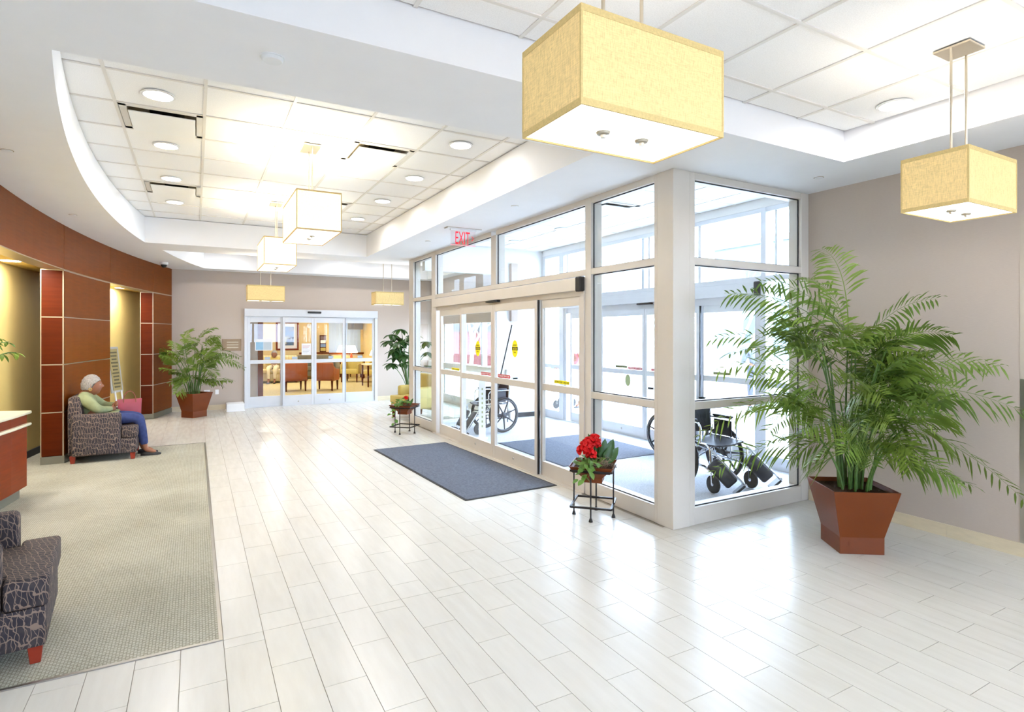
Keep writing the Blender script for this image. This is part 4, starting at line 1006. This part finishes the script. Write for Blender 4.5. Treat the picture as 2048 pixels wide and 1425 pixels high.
def person(label, loc, rz, J, cl, hair=HAIR, skinm=SKIN, k=1.0, group=None, headturn=0):
    t = thing('person', label, 'person', loc, rz, group)
    V = lambda n: tuple(Vector(J[n]) * k)
    pts = {'pel': (V('pel'), .10 * k), 'spi': (V('spi'), .10 * k), 'che': (V('che'), .11 * k), 'nec': (V('nec'), .05 * k), 'hed': (V('hed'), .06 * k)}
    ed = [('pel', 'spi'), ('spi', 'che'), ('che', 'nec'), ('nec', 'hed')]
    for s in 'lr':
        for a, r in (('sh', .055), ('el', .043), ('w', .028), ('p', .032), ('hp', .085), ('kn', .060), ('an', .036), ('to', .030)): pts[s + a] = (V(s + a), r * k)
        ed += [('che', s + 'sh'), (s + 'sh', s + 'el'), (s + 'el', s + 'w'), (s + 'w', s + 'p'), ('pel', s + 'hp'), (s + 'hp', s + 'kn'), (s + 'kn', s + 'an'), (s + 'an', s + 'to')]
        finger_pts(pts, ed, V(s + 'w'), V(s + 'p'), s, k, J.get(s + 'spread', (0, 0, -1)), (0, .6, -.3))
    body = skin('body', pts, ed, skinm, t)
    hd = head_mesh(V('hed'), .118 * k); me = hd.mesh('head', smooth=True)
    bm = bmesh.new(); bm.from_mesh(body.data); bm.from_mesh(me); bm.to_mesh(body.data); bm.free(); bpy.data.meshes.remove(me)
    for p in body.data.polygons: p.use_smooth = True
    c = Vector(V('hed')); q = .118 * k
    for sx in (-1, 1):
        MB().ball(tuple(c + Vector((sx * .30, -.80, .07)) * q), .07 * q, 10, 6).build('eye', mat('eye_white', rgb(220, 214, 206), .3) if 'eye_white' not in bpy.data.materials else bpy.data.materials['eye_white'], t, smooth=True)
        MB().ball(tuple(c + Vector((sx * .30, -.855, .07)) * q), .05 * q, 8, 5).build('iris', BLACK, t, smooth=True)
    # hair cap: covers crown, back and sides, leaves the face free
    hm = MB(); rings = []
    for i in range(11):
        f = pi * (.03 + .60 * i / 10); ring = []
        for j in range(24):
            a = 2 * pi * j / 24; x, y = math.cos(a), math.sin(a); ff = f
            if y < 0: ff = min(f, pi * (.36 + .16 * (1 - min(1, -y * 1.2))))
            jit = 1 + .04 * math.sin(7 * a + 3 * i) 
            ring.append(c + Vector((x * math.sin(ff) * .86, y * math.sin(ff) * 1.02 + .05, math.cos(ff) * 1.25)) * q * jit)
        rings.append(ring)
    hm.loft(rings[::-1], caps=True); hm.build('hair', hair, t, smooth=True)
    g = cl.get
    R_ = lambda base, names, f: {n: (V(n) if n in J else base[n][0], f(base[n][1])) for n in names}
    if g('top'):
        tp = {n: (pts[n][0], (pts[n][1] + (.028 if n in ('pel', 'spi', 'che') else .020) * k)) for n in ('pel', 'spi', 'che', 'lsh', 'lel', 'lw', 'rsh', 'rel', 'rw')}
        tp['lsh'] = (tp['lsh'][0], .088 * k); tp['rsh'] = (tp['rsh'][0], .088 * k); tp['che'] = (tp['che'][0], .135 * k); tp['pel'] = (tp['pel'][0], .135 * k); tp['spi'] = (tp['spi'][0], .13 * k)
        tp['lw'] = (tp['lw'][0], .036 * k); tp['rw'] = (tp['rw'][0], .036 * k)
        skin('jacket', tp, [('pel', 'spi'), ('spi', 'che'), ('che', 'lsh'), ('lsh', 'lel'), ('lel', 'lw'), ('che', 'rsh'), ('rsh', 'rel'), ('rel', 'rw')], g('top'), t)
    if g('leg'):
        lp = {n: (pts[n][0], pts[n][1] + .016 * k) for n in ('pel', 'lhp', 'lkn', 'rhp', 'rkn')}
        for s in 'lr': lp[s + 'an'] = (tuple(Vector(pts[s + 'an'][0]) + (Vector(pts[s + 'kn'][0]) - Vector(pts[s + 'an'][0])) * .12), .052 * k)
        lp['pel'] = (lp['pel'][0], .115 * k)
        skin('trousers', lp, [('pel', 'lhp'), ('lhp', 'lkn'), ('lkn', 'lan'), ('pel', 'rhp'), ('rhp', 'rkn'), ('rkn', 'ran')], g('leg'), t)
    if g('shoe'):
        for s in 'lr':
            a, b = Vector(V(s + 'an')), Vector(V(s + 'to')); d = (b - a); d.z = 0; d.normalize(); sd = Vector((-d.y, d.x, 0)); gz = -loc[2] * 0 
            rings = []
            for u, w, hgt in ((-.055, .026, .05), (-.03, .036, .062), (.03, .038, .06), (.09, .042, .046), (.15, .040, .036), (.19, .022, .024)):
                o = Vector((a.x, a.y, J.get('floor', 0) * k)) + d * u * k
                rings.append([o + sd * math.cos(v) * w * k + Vector((0, 0, 1)) * (hgt * k * max(0, math.sin(v)) + .001 + .004 * (math.sin(v) < 0)) for v in [2 * pi * i / 12 for i in range(12)]])
            MB().loft(rings).build('shoe', g('shoe'), t, smooth=True)
    return t
SIT = dict(pel=(0, .02, .555), spi=(0, .09, .69), che=(0, .135, .82), nec=(0, .10, .905), hed=(0, .045, 1.005),
           lsh=(.175, .12, .85), lel=(.255, -.06, .69), lw=(.05, -.215, .72), lp=(-.02, -.235, .735), rsh=(-.175, .12, .85), rel=(-.255, -.06, .685), rw=(-.06, -.19, .675), rp=(.01, -.205, .68),
           lhp=(.10, -.06, .545), lkn=(.105, -.50, .535), lan=(.085, -.53, .085), lto=(.09, -.66, .03), rhp=(-.10, -.06, .545), rkn=(-.12, -.51, .535), ran=(-.10, -.58, .085), rto=(-.11, -.71, .03))
lady = person('seated woman in a sage green jacket and blue jeans with arms folded', (-1.20, 9.62, .005), pi / 2, SIT, dict(top=JACKET, leg=DENIM, shoe=SHOE))
MB().obox((0, -.185, .615), (.20, .09, .035), Matrix.Rotation(-.1, 3, 'X')).build('blouse', TOP, lady, smooth=True, bev=.015, seg=3)
MB().loft([[(x, y, z) for x, y in ((-.21, -.10), (.21, -.10), (.23, -.26), (-.23, -.26))] for z in (.57, .64)]).build('jacket_hem', JACKET, lady, smooth=True, bev=.03, seg=3)
for sx in (-1, 1): MB().tube(arc((sx * .098, .05, .955), .017, 0, 2 * pi, 10, (0, 1, 0), (0, 0, 1))[:-1], .004, 6, True).build('earring', GOLD, lady)
STAND = dict(pel=(0, 0, .95), spi=(0, -.01, 1.12), che=(0, 0, 1.33), nec=(0, -.01, 1.47), hed=(0, -.03, 1.60),
             lsh=(.19, 0, 1.38), lel=(.25, -.05, 1.12), lw=(.22, -.28, 1.02), lp=(.20, -.35, 1.02), rsh=(-.19, 0, 1.38), rel=(-.25, -.05, 1.12), rw=(-.22, -.28, 1.02), rp=(-.20, -.35, 1.02),
             lhp=(.10, 0, .90), lkn=(.11, -.02, .50), lan=(.11, .02, .085), lto=(.12, -.12, .03), rhp=(-.10, 0, .90), rkn=(-.11, .04, .50), ran=(-.12, .10, .085), rto=(-.13, -.03, .03), lspread=(1, 0, 0), rspread=(1, 0, 0))
BEND = dict(STAND); BEND.update(spi=(0, -.10, 1.08), che=(0, -.27, 1.22), nec=(0, -.39, 1.28), hed=(0, -.50, 1.34), lsh=(.19, -.29, 1.26), rsh=(-.19, -.29, 1.26), lel=(.24, -.42, 1.03), rel=(-.24, -.42, 1.03), lw=(.2, -.62, .97), rw=(-.2, -.62, .97), lp=(.19, -.69, .97), rp=(-.19, -.69, .97))
rp_ = person('person in a red jacket leaning forward outside the street doors', (7.9, 10.9, -.02), -pi / 2 + .3, BEND, dict(top=REDJ, leg=WHITECL, shoe=SHOE), hair=BLACK)
MB().obox((0, -.15, 1.30), (.30, .012, .04), Matrix.Rotation(-.6, 3, 'X')).build('jacket_stripe', WHITECL, rp_)
person('person in a grey coat standing outside beyond the right end of the street doors', (11.5, 8.95, -.02), 2.6, STAND, dict(top=mat('grey_coat', rgb(92, 96, 106), .8), leg=mat('dark_slacks', rgb(70, 72, 80), .8), shoe=SHOE), hair=HAIR)

# handbag standing on the seat beside her
t = thing('handbag', 'raspberry handbag with brown loop handles beside the seated woman', 'handbag', (-.84, 9.915, .463), math.radians(8))
q = lambda a, b, z: [(-a, -b, z), (a, -b, z), (a, b, z), (-a, b, z)]
MB().loft([q(.12, .045, 0), q(.135, .05, .03), q(.145, .03, .25), q(.15, .012, .31)]).build('bag_body', BAG, t, smooth=True, bev=.008, seg=2)
for sy in (-1, 1): MB().tube(arc((0, sy * .022, .28), .075, -.15, pi + .15, 14, (1, 0, 0), (0, 0, 1.9)), .007, 7).build('handle', BAGH, t, smooth=True)
# narrow sign board on a two legged stand in the recess, leaning back
t = thing('sign_stand', 'leaning grey sign board on a white two legged stand in the ochre recess', 'sign', (-1.12, 12.0, 0), math.radians(68)); M3 = Matrix.Rotation(-.12, 3, 'X')
MB().obox(M3 @ Vector((0, 0, 1.10)), (.36, .02, .80), M3).build('board_frame', mat('grey_sign_frame', rgb(172, 168, 160), .5), t, bev=.003)
MB().obox(M3 @ Vector((0, -.013, 1.10)), (.26, .006, .72), M3).build('sign_face', mat('olive_sign_face', rgb(160, 142, 92), .6), t)
for i in range(11): MB().obox(M3 @ Vector((.0, -.018, 1.40 - i * .06)), (.20 - .03 * (i % 3), .004, .028), M3).build('print_line', mat('sign_ink', rgb(96, 86, 58), .7) if 'sign_ink' not in bpy.data.materials else bpy.data.materials['sign_ink'], t)
for sx in (-.1, .1): MB().tube([(sx, -.02, 0), (sx, .07, .72)], .014, 8).build('post', WHITEST, t)
MB().box(-.2, .2, -.2, .12, 0, .015).build('base', WHITEST, t)

# ------------------------------------------------------------------ wheelchairs (front towards -y)
def wheelchair(label, loc, rz, k=1.0, legyaw=(0, 0), pole=False, width=.23, legs=True, legel=.95):
    t = thing('wheelchair', label, 'wheelchair', loc, rz, 'folding wheelchairs'); t.scale = (k, k, k); w = width
    for s in (-1, 1):
        x = s * (w + .065); c = (x, .13, .305)
        wl_ = MB().tube(arc(c, .290, 0, 2 * pi, 36, (0, 1, 0))[:-1], .0175, 8, True).build('wheel', RUBBER, t, smooth=True)
        MB().tube(arc(c, .262, 0, 2 * pi, 36, (0, 1, 0))[:-1], .012, 6, True).build('wheel_rim', VINYL, wl_, smooth=True)
        MB().lathe([(.035, -.03), (.045, -.02), (.045, .02), (.03, .03)], 14, c, Matrix.Rotation(pi / 2, 3, 'Y')).build('hub', VINYL, wl_, smooth=True)
        for i in range(7):
            a = 2 * pi * i / 7 + .3; e = Vector(c) + Vector((0, math.cos(a), math.sin(a))) * .262
            MB().tube([c, e], [.017, .010], 6).build('spoke', VINYL, wl_)
        MB().tube(arc((x + s * .035, .13, .305), .262, 0, 2 * pi, 32, (0, 1, 0))[:-1], .0085, 6, True).build('hand_rim', mat('grey_coated_rim', rgb(70, 72, 80), .4) if 'grey_coated_rim' not in bpy.data.materials else bpy.data.materials['grey_coated_rim'], wl_, smooth=True)
        cx_ = s * (w + .005); cs = MB().lathe([(.07, -.014), (.095, -.010), (.095, .010), (.07, .014)], 22, (cx_, -.34, .096), Matrix.Rotation(pi / 2, 3, 'Y')).build('caster', RUBBER, t, smooth=True)
        MB().lathe([(.02, -.018), (.02, .018)], 12, (cx_, -.34, .096), Matrix.Rotation(pi / 2, 3, 'Y')).build('caster_hub', CHROME, cs)
        for q_ in (-.024, .024): MB().tube([(cx_ + q_, -.34, .096), (cx_ + q_ * .8, -.33, .20), (cx_ + q_ * .5, -.31, .23)], .008, 6).build('caster_fork', CHROME, cs)
        x = s * w; fr = MB()
        fr.tube([(x, .26, .16), (x, .27, .50), (x, .29, .80), (x, .30, .88), (x, .335, .915), (x, .42, .92)], .0115, 8)
        fr.tube([(x, .26, .26), (x, -.20, .26), (x, -.30, .22)], .0115, 8); fr.tube([(x, .28, .50), (x, -.22, .50), (x, -.285, .46), (x, -.30, .22)], .0115, 8)
        fr.tube([(x, .28, .72), (x, .0, .725), (x, -.10, .715), (x, -.135, .67), (x, -.14, .50)], .0115, 8)
        fr.tube([(x, -.05, .26), (x, -.05, .50)], .010, 8); fr.build('side_frame', CHROME, t, smooth=True)
        MB().obox((x, .08, .745), (.05, .30, .03)).build('arm_pad', VINYL, t, smooth=True, bev=.012, seg=2)
        MB().obox((x - s * .0, .08, .61), (.008, .28, .18)).build('side_panel', VINYL, t)
        MB().tube([(x, .37, .92), (x, .47, .92)], .017, 8).build('push_grip', RUBBER, t)
        MB().tube([(-x, .02, .27), (x, .02, .49)], .010, 8).build('cross_brace', CHROME, t)
        if legs:
            ya = legyaw[0 if s < 0 else 1]; o = Vector((x, -.29, .46)); d = Matrix.Rotation(ya, 3, 'Z') @ Vector((0, -math.cos(legel), -math.sin(legel)))
            sd = Matrix.Rotation(ya, 3, 'Z') @ Vector((-s if abs(ya) < .5 else 1, 0, 0)); e = o + d * .50; nrm = sd.cross(d)
            lg = MB().tube([o + Vector((0, .05, .03)), o, o + d * .12, e], .011, 8).build('leg_rest', CHROME, t, smooth=True)
            if abs(ya) > .5: nrm = Vector((-.72, -.66, .25)); nrm = (nrm - d * nrm.dot(d)).normalized(); sd = d.cross(nrm)
            M3 = Matrix((sd, d, nrm)).transposed()
            MB().obox(o + d * .26 + sd * .085, (.15, .31, .07), M3).build('calf_pad', VINYL, lg, smooth=True, bev=.028, seg=3)
            MB().obox(e - d * .01 + sd * .075 + Vector((0, 0, 0)), (.15, .025, .15), M3).build('foot_plate', VINYL, lg, bev=.006)
            MB().tube([e - sd * .02, e + sd * .05], .016, 8).build('hinge', CHROME, lg)
    st = [[(x * w, y, .505 - .03 * (1 - x * x) + dz) for x in (-1, -.6, -.2, .2, .6, 1)] for y, dz in ((-.24, 0), (.26, 0))]
    sm = MB(); sm.loft([a + [(p[0], p[1], p[2] - .02) for p in reversed(a)] for a in st]); sm.build('seat_sling', VINYL, t, smooth=True)
    bs = MB(); bs.loft([[(x * w, .28 + .05 * (1 - x * x) + z_ * .02, .54 + z_ * .34) for x in (-1, -.6, -.2, .2, .6, 1)] + [(x * w, .30 + .05 * (1 - x * x) + z_ * .02, .54 + z_ * .34) for x in (1, .6, .2, -.2, -.6, -1)] for z_ in (0, .5, 1)]); bs.build('back_sling', VINYL, t, smooth=True)
    if pole: MB().tube([(w + .03, -.10, .30), (w + .03, .33, 1.87)], .012, 8).build('anti_theft_pole', BLACK, t)
    return t
wheelchair('chrome wheelchair with raised black leg rests behind the side window', (5.14, 4.60, .004), math.radians(-6), 1.0, (.80, .95), width=.26, legel=.80)
wheelchair('wheelchair parked behind the other one, mostly hidden by the corner post', (6.03, 5.85, .004), math.radians(4), 1.0, legs=False)
wheelchair('wheelchair with a tall black pole seen through the sliding doors', (4.52, 9.02, .004), math.radians(-84), 1.0, (.1, -.1), pole=True)
t = thing('umbrella_bag_stand', 'narrow white upright stand with vertical marks behind the sliding doors', 'stand', (4.06, 8.32, .003), -.5)
MB().box(-.055, .055, -.012, .012, .02, .98).build('panel', WHITEST, t, bev=.003); MB().box(-.09, .09, -.1, .1, 0, .02).build('base', WHITEST, t)
for i in range(9): MB().box(-.008, .012, -.014, -.012, .2 + i * .075, .235 + i * .075).build('print_mark', OLIVEST, t)
# ------------------------------------------------------------------ lounge behind the far doors
YB = 24.0
wb = struct('wall_lounge', label='tan walls of the lounge beyond the far doors')
MB().box(-1.5, 4.75, YB, YB + .15, 0, 2.9).build('wall_face', TANWALL, wb); MB().box(6.05, 7.5, YB, YB + .15, 0, 2.9).build('wall_face', TANWALL, wb)
MB().box(4.75, 6.05, YB, YB + .15, 0, .85).build('wall_face', TANWALL, wb); MB().box(4.75, 6.05, YB, YB + .15, 2.5, 2.9).build('wall_face', TANWALL, wb)
MB().box(6.15, 6.3, 16.5, YB, 0, 2.9).build('wall_face', TANWALL, wb); MB().box(5.5, 6.3, YW + .16, 16.5, 0, 2.9).build('wall_face', TANWALL, wb)
MB().box(-1.6, -1.5, YW + .1, YB, 0, 2.9).build('wall_face', TANWALL, wb)
MB().box(.5, 1.36, 15.6, 16.1, 0, 2.9).build('pier', GREIGE, wb); MB().box(1.36, 1.48, 15.58, 16.1, 0, 2.9).build('door_casing', WOOD, wb)
tag(MB().box(-1.7, 7.6, YW + .16, YB + .2, 2.9, 3.0).build('ceiling_lounge', CEILW), kind='structure')
MB().box(3.6, 4.75, YB - .05, YB, .93, 1.0).build('chair_rail', WOOD, wb); MB().box(4.75, 6.15, YB - .12, YB, .90, .97).build('chair_rail', WOOD, wb)
w4 = struct('window_4', label='lounge window with pale vertical blinds')
MB().box(4.70, 6.1, YB - .02, YB + .1, .85, .90).build('window_frame', WHITE, w4); MB().box(4.75, 6.05, YB + .1, YB + .11, .85, 2.5).build('glass_pane', GLASS, w4)
for i in range(9): MB().obox((4.82 + .145 * i, YB + .05, 1.68), (.152, .01, 1.62), .1).build('blind_slat', BLIND, w4)
for x in (2.2, 4.2):
    for y in (16.6, 19.0, 21.6): MB().lathe([(.17, -.006), (.17, .0)], 24, (x, y, 2.9)).build('added_downlight_lens', LENS, wb); lamp(x, y, 2.892, .17, wb)  # unseen ceiling lamps added to brighten the lounge
t = thing('framed_picture', 'framed blue abstract print on the lounge wall', 'picture', (3.16, YB, 1.66))
f = MB()
for a in ((-.42, .42, -.56, -.50), (-.42, .42, .50, .56), (-.42, -.36, -.5, .5), (.36, .42, -.5, .5)): f.box(a[0], a[1], -.04, 0, a[2], a[3])
f.build('frame', DESKW, t); MB().box(-.36, .36, -.02, 0, -.5, .5).build('mount', PAPER, t); MB().box(-.24, .24, -.024, -.02, -.38, .37).build('print', ART, t)
t = thing('wall_clock', 'small round white clock right of the framed print', 'clock', (3.98, YB, 2.06)); MB().lathe([(.09, 0), (.09, .03)], 20, (0, 0, 0), Matrix.Rotation(pi / 2, 3, 'X')).build('face', WHITEST, t); MB().box(-.005, .005, -.035, -.03, 0, .06).build('hand', BLACK, t)
t = thing('magazine_rack', 'wall magazine rack of leaflets left of the lounge window', 'rack', (4.5, YB - .055, 1.01)); MB().box(-.12, .12, -.06, 0, 0, .68).build('back_board', WOODD, t)
for i, m_ in enumerate((MUSTARD, mat('blue_leaflet', rgb(120, 146, 190), .6), WHITEST, mat('mauve_leaflet', rgb(120, 96, 96), .6))): MB().box(-.1, .1, -.085, -.06, .04 + i * .155, .17 + i * .155).build('leaflet', m_, t)
t = thing('wall_television', 'grey television on a bracket above the lounge window corner', 'television', (5.75, YB - .35, 2.13)); MB().obox((0, 0, 0), (.5, .38, .42), .5).build('cabinet', mat('tv_grey', rgb(120, 122, 134), .4), t, bev=.02); MB().obox((-.09, -.165, 0), (.40, .02, .32), .5).build('screen', mat('tv_screen', rgb(150, 156, 176), .2), t); MB().box(-.04, .04, 0, .34, -.03, .03).build('bracket', BLACK, t)
def table_lamp(label, x, y, z):
    t = thing('table_lamp', label, 'table lamp', (x, y, z), 0, 'lounge table lamps')
    MB().lathe([(.08, 0), (.075, .02), (.03, .04), (.05, .12), (.02, .26), (.012, .3)], 18).build('lamp_base', DESKW, t, smooth=True)
    MB().lathe([(.25, .28), (.14, .55), (.137, .55), (.246, .28)], 24).build('lamp_shade', LAMPSH, t, smooth=True)
def side_table(label, x, y, w, d, h):
    t = thing('side_table', label, 'table', (x, y, 0), 0, 'lounge tables'); MB().box(-w, w, -d, d, h - .04, h).build('table_top', mat('pale_table_top', rgb(236, 216, 176), .4) if 'pale_table_top' not in bpy.data.materials else bpy.data.materials['pale_table_top'], t, bev=.004)
    for sx in (-1, 1):
        for sy in (-1, 1): tapered(MB(), sx * (w - .04), sy * (d - .04), 0, h - .04, .018, .026).build('leg', WOODD, t)
side_table('lounge table under the left white lamp beyond the far doors', 5.24, 23.5, .24, .3, .72); table_lamp('white shaded table lamp left of the lounge window stile', 5.2, 23.5, .72)
side_table('lounge table behind the mustard chair beyond the far doors', 5.45, 22.6, .35, .3, .72); table_lamp('white shaded table lamp behind the mustard lounge chair', 5.33, 22.6, .72)
side_table('lounge table at the right edge of the far doors', 5.35, 18.8, .5, .4, .74); table_lamp('white shaded table lamp at the right edge of the far doors', 5.30, 18.85, .74)
table_lamp('white lamp glowing behind the blue notice on the far doors', 1.62, 21.3, .72); side_table('lounge table behind the blue notice on the far doors', 1.62, 21.3, .3, .3, .72)
def lounge_chair(label, x, y, rz, m, h=.84, w=.31):
    t = thing('lounge_chair', label, 'chair', (x, y, 0), rz, 'lounge chairs')
    MB().box(-w, w, -.30, .26, .30, .46).build('seat', m, t, smooth=True, bev=.03, seg=2)
    MB().obox((0, .29, .60), (2 * w + .04, .09, .52), Matrix.Rotation(-.12, 3, 'X')).build('backrest', m, t, smooth=True, bev=.03, seg=2)
    for s in (-1, 1):
        a = MB(); a.loft([[(s * w - .03, y_, z_) for y_, z_ in ((-.28, .30), (.30, .30), (.31, .78), (.05, .67), (-.28, .64))], [(s * w + .03, y_, z_) for y_, z_ in ((-.28, .30), (.30, .30), (.31, .78), (.05, .67), (-.28, .64))]]); a.build('arm', m, t, smooth=True, bev=.015)
        for sy in (-.26, .27): tapered(MB(), s * (w - .03), sy, 0, .31, .016, .028).build('leg', WOODD, t)
lounge_chair('rust lounge chair seen from behind through the second door leaf', 2.60, 18.4, pi + .1, RUST)
lounge_chair('rust lounge chair seen from behind through the third door leaf', 3.50, 18.15, pi - .5, RUST)
lounge_chair('mustard lounge chair seen through the right door leaf', 4.95, 20.9, -.6, MUSTARD)
lounge_chair('small mustard lounge chair under the table at the right of the far doors', 5.55, 20.2, -1.0, MUSTARD)
t = thing('sofa', 'grey olive sofa under the lounge chair rail', 'sofa', (4.02, 23.2, 0), 0)
MB().box(-.75, .75, -.4, .35, .12, .32).build('base', OLIVEG, t, bev=.02)
for s in (-1, 1):
    MB().box(min(0, s * .73), max(0, s * .73), -.42, .2, .32, .48).build('seat_cushion', OLIVEG, t, smooth=True, bev=.04, seg=2); MB().box(min(0, s * .73), max(0, s * .73), .12, .36, .45, .9).build('back_cushion', OLIVEG, t, smooth=True, bev=.06, seg=3)
    MB().box(min(s * .73, s * .92), max(s * .73, s * .92), -.4, .38, .1, .66).build('arm', OLIVEG, t, smooth=True, bev=.05, seg=2)
    for y in (-.35, .3): tapered(MB(), s * .8, y, 0, .13, .02, .03).build('leg', WOODD, t)
t = thing('sofa', 'striped tan sofa at the left behind the far doors', 'sofa', (2.55, 22.0, 0), -.25)
MB().box(-.7, .7, -.4, .35, .06, .34).build('base', STRIPE, t, bev=.02); MB().box(-.62, .62, -.42, .2, .34, .48).build('seat_cushion', STRIPE, t, smooth=True, bev=.04, seg=2); MB().box(-.66, .66, .14, .38, .4, .95).build('backrest', STRIPE, t, smooth=True, bev=.06, seg=3)
for s in (-1, 1):
    MB().box(min(s * .62, s * .8), max(s * .62, s * .8), -.4, .38, .06, .66).build('arm', STRIPE, t, smooth=True, bev=.05, seg=2)
    for y in (-.34, .3): tapered(MB(), s * .7, y, 0, .08, .02, .03).build('leg', WOODD, t)
person('person in beige trousers sitting on the striped lounge sofa', (2.45, 21.98, .0), -.25, SIT, dict(top=MUSTARD, leg=BEIGEC, shoe=SHOE), hair=HAIR)

# ------------------------------------------------------------------ outside
def bare_tree(label, loc, H, seed):
    t = thing('bare_tree', label, 'tree', loc, 0, 'bare trees outside'); rnd = random.Random(seed)
    def br(p, d, L, r, lev):
        q = p + d * L; mid = p + d * L * .5 + rdir(rnd, -1, 1) * L * .06
        MB().tube([p, mid, q], [r, r * .8, r * .6], 6).build('trunk' if lev == 0 else 'branch', TRUNK, t, smooth=True)
        if lev < 3:
            for i in range(3 if lev else 5):
                a = rdir(rnd, .1, .9); br(p.lerp(q, rnd.uniform(.55, 1)), (d * .8 + a).normalized(), L * rnd.uniform(.5, .72), r * .55, lev + 1)
    br(Vector((0, 0, 0)), Vector((.03, .02, 1)).normalized(), H * .36, H * .018, 0)
bare_tree('bare pale tree outside the alcove window', (9.0, 19.5, -.02), 5.5, 2)
bare_tree('bare tree beyond the street doors', (17.0, 14.0, -.02), 6.0, 5)
t = thing('brick_building', 'low red brick building beyond the alcove window', 'building', (13.0, 29.0, -.02), -.5)
MB().box(-3.4, 3.4, 0, 3, 0, 1.9).build('brick_wall', BRICK, t); MB().box(-3.5, 3.5, -.1, 3.1, 1.9, 5.2).build('upper_wall', DARKF, t); MB().box(-3.7, 3.7, -.3, 3.3, 5.2, 5.4).build('roof', DARKF, t)
for i in range(3): MB().box(-2.9 + i * 2.2, -1.8 + i * 2.2, -.14, -.09, 2.6, 4.2).build('window', mat('far_window', rgb(56, 68, 74), .3) if 'far_window' not in bpy.data.materials else bpy.data.materials['far_window'], t)
t = thing('white_building', 'pale building across the street', 'building', (34.0, 16.0, -.02), 0)
FARW = mat('far_pale_wall', rgb(98, 106, 108), .8); MB().box(0, 8, -14, 14, 0, 8).build('wall', FARW, t); MB().box(-.2, 8.2, -14.2, 14.2, 8, 8.4).build('roof', FARW, t)
for i in range(7):
    for z in (1.2, 4.6): MB().box(-.05, .02, -12 + i * 3.6, -10.2 + i * 3.6, z, z + 1.9).build('window', bpy.data.materials['far_window'], t)
t = thing('utility_cart', 'white cart outside the left end of the street doors', 'cart', (7.6, 11.4, -.02), .2)
MB().box(-.35, .35, -.25, .25, .25, .95).build('bin', WHITECL, t, bev=.02); MB().box(-.38, .38, -.28, .28, .95, 1.0).build('lid', PAPERB, t, bev=.01)
for sx in (-1, 1):
    for sy in (-1, 1): MB().lathe([(.09, -.02), (.1, 0), (.09, .02)], 14, (sx * .28, sy * .2, .1), Matrix.Rotation(pi / 2, 3, 'X')).build('wheel', RUBBER, t); MB().box(sx * .28 - .02, sx * .28 + .02, sy * .2 - .02, sy * .2 + .02, .1, .26).build('caster_stem', STEEL, t)
# faint glows are seen but need not be sampled as light sources
for m_ in bpy.data.materials:
    if m_.name in ('linen_hem', 'linen_hem_bright', 'yellow_sticker', 'red_exit_letters', 'pink_lit_edge', 'dim_vestibule_lens', 'linen_shade_yellow', 'linen_shade_bright', 'lit_acrylic_diffuser', 'lit_downlight_lens', 'lit_lamp_shade', 'glowing_blind'):
        m_.cycles.emission_sampling = 'NONE'
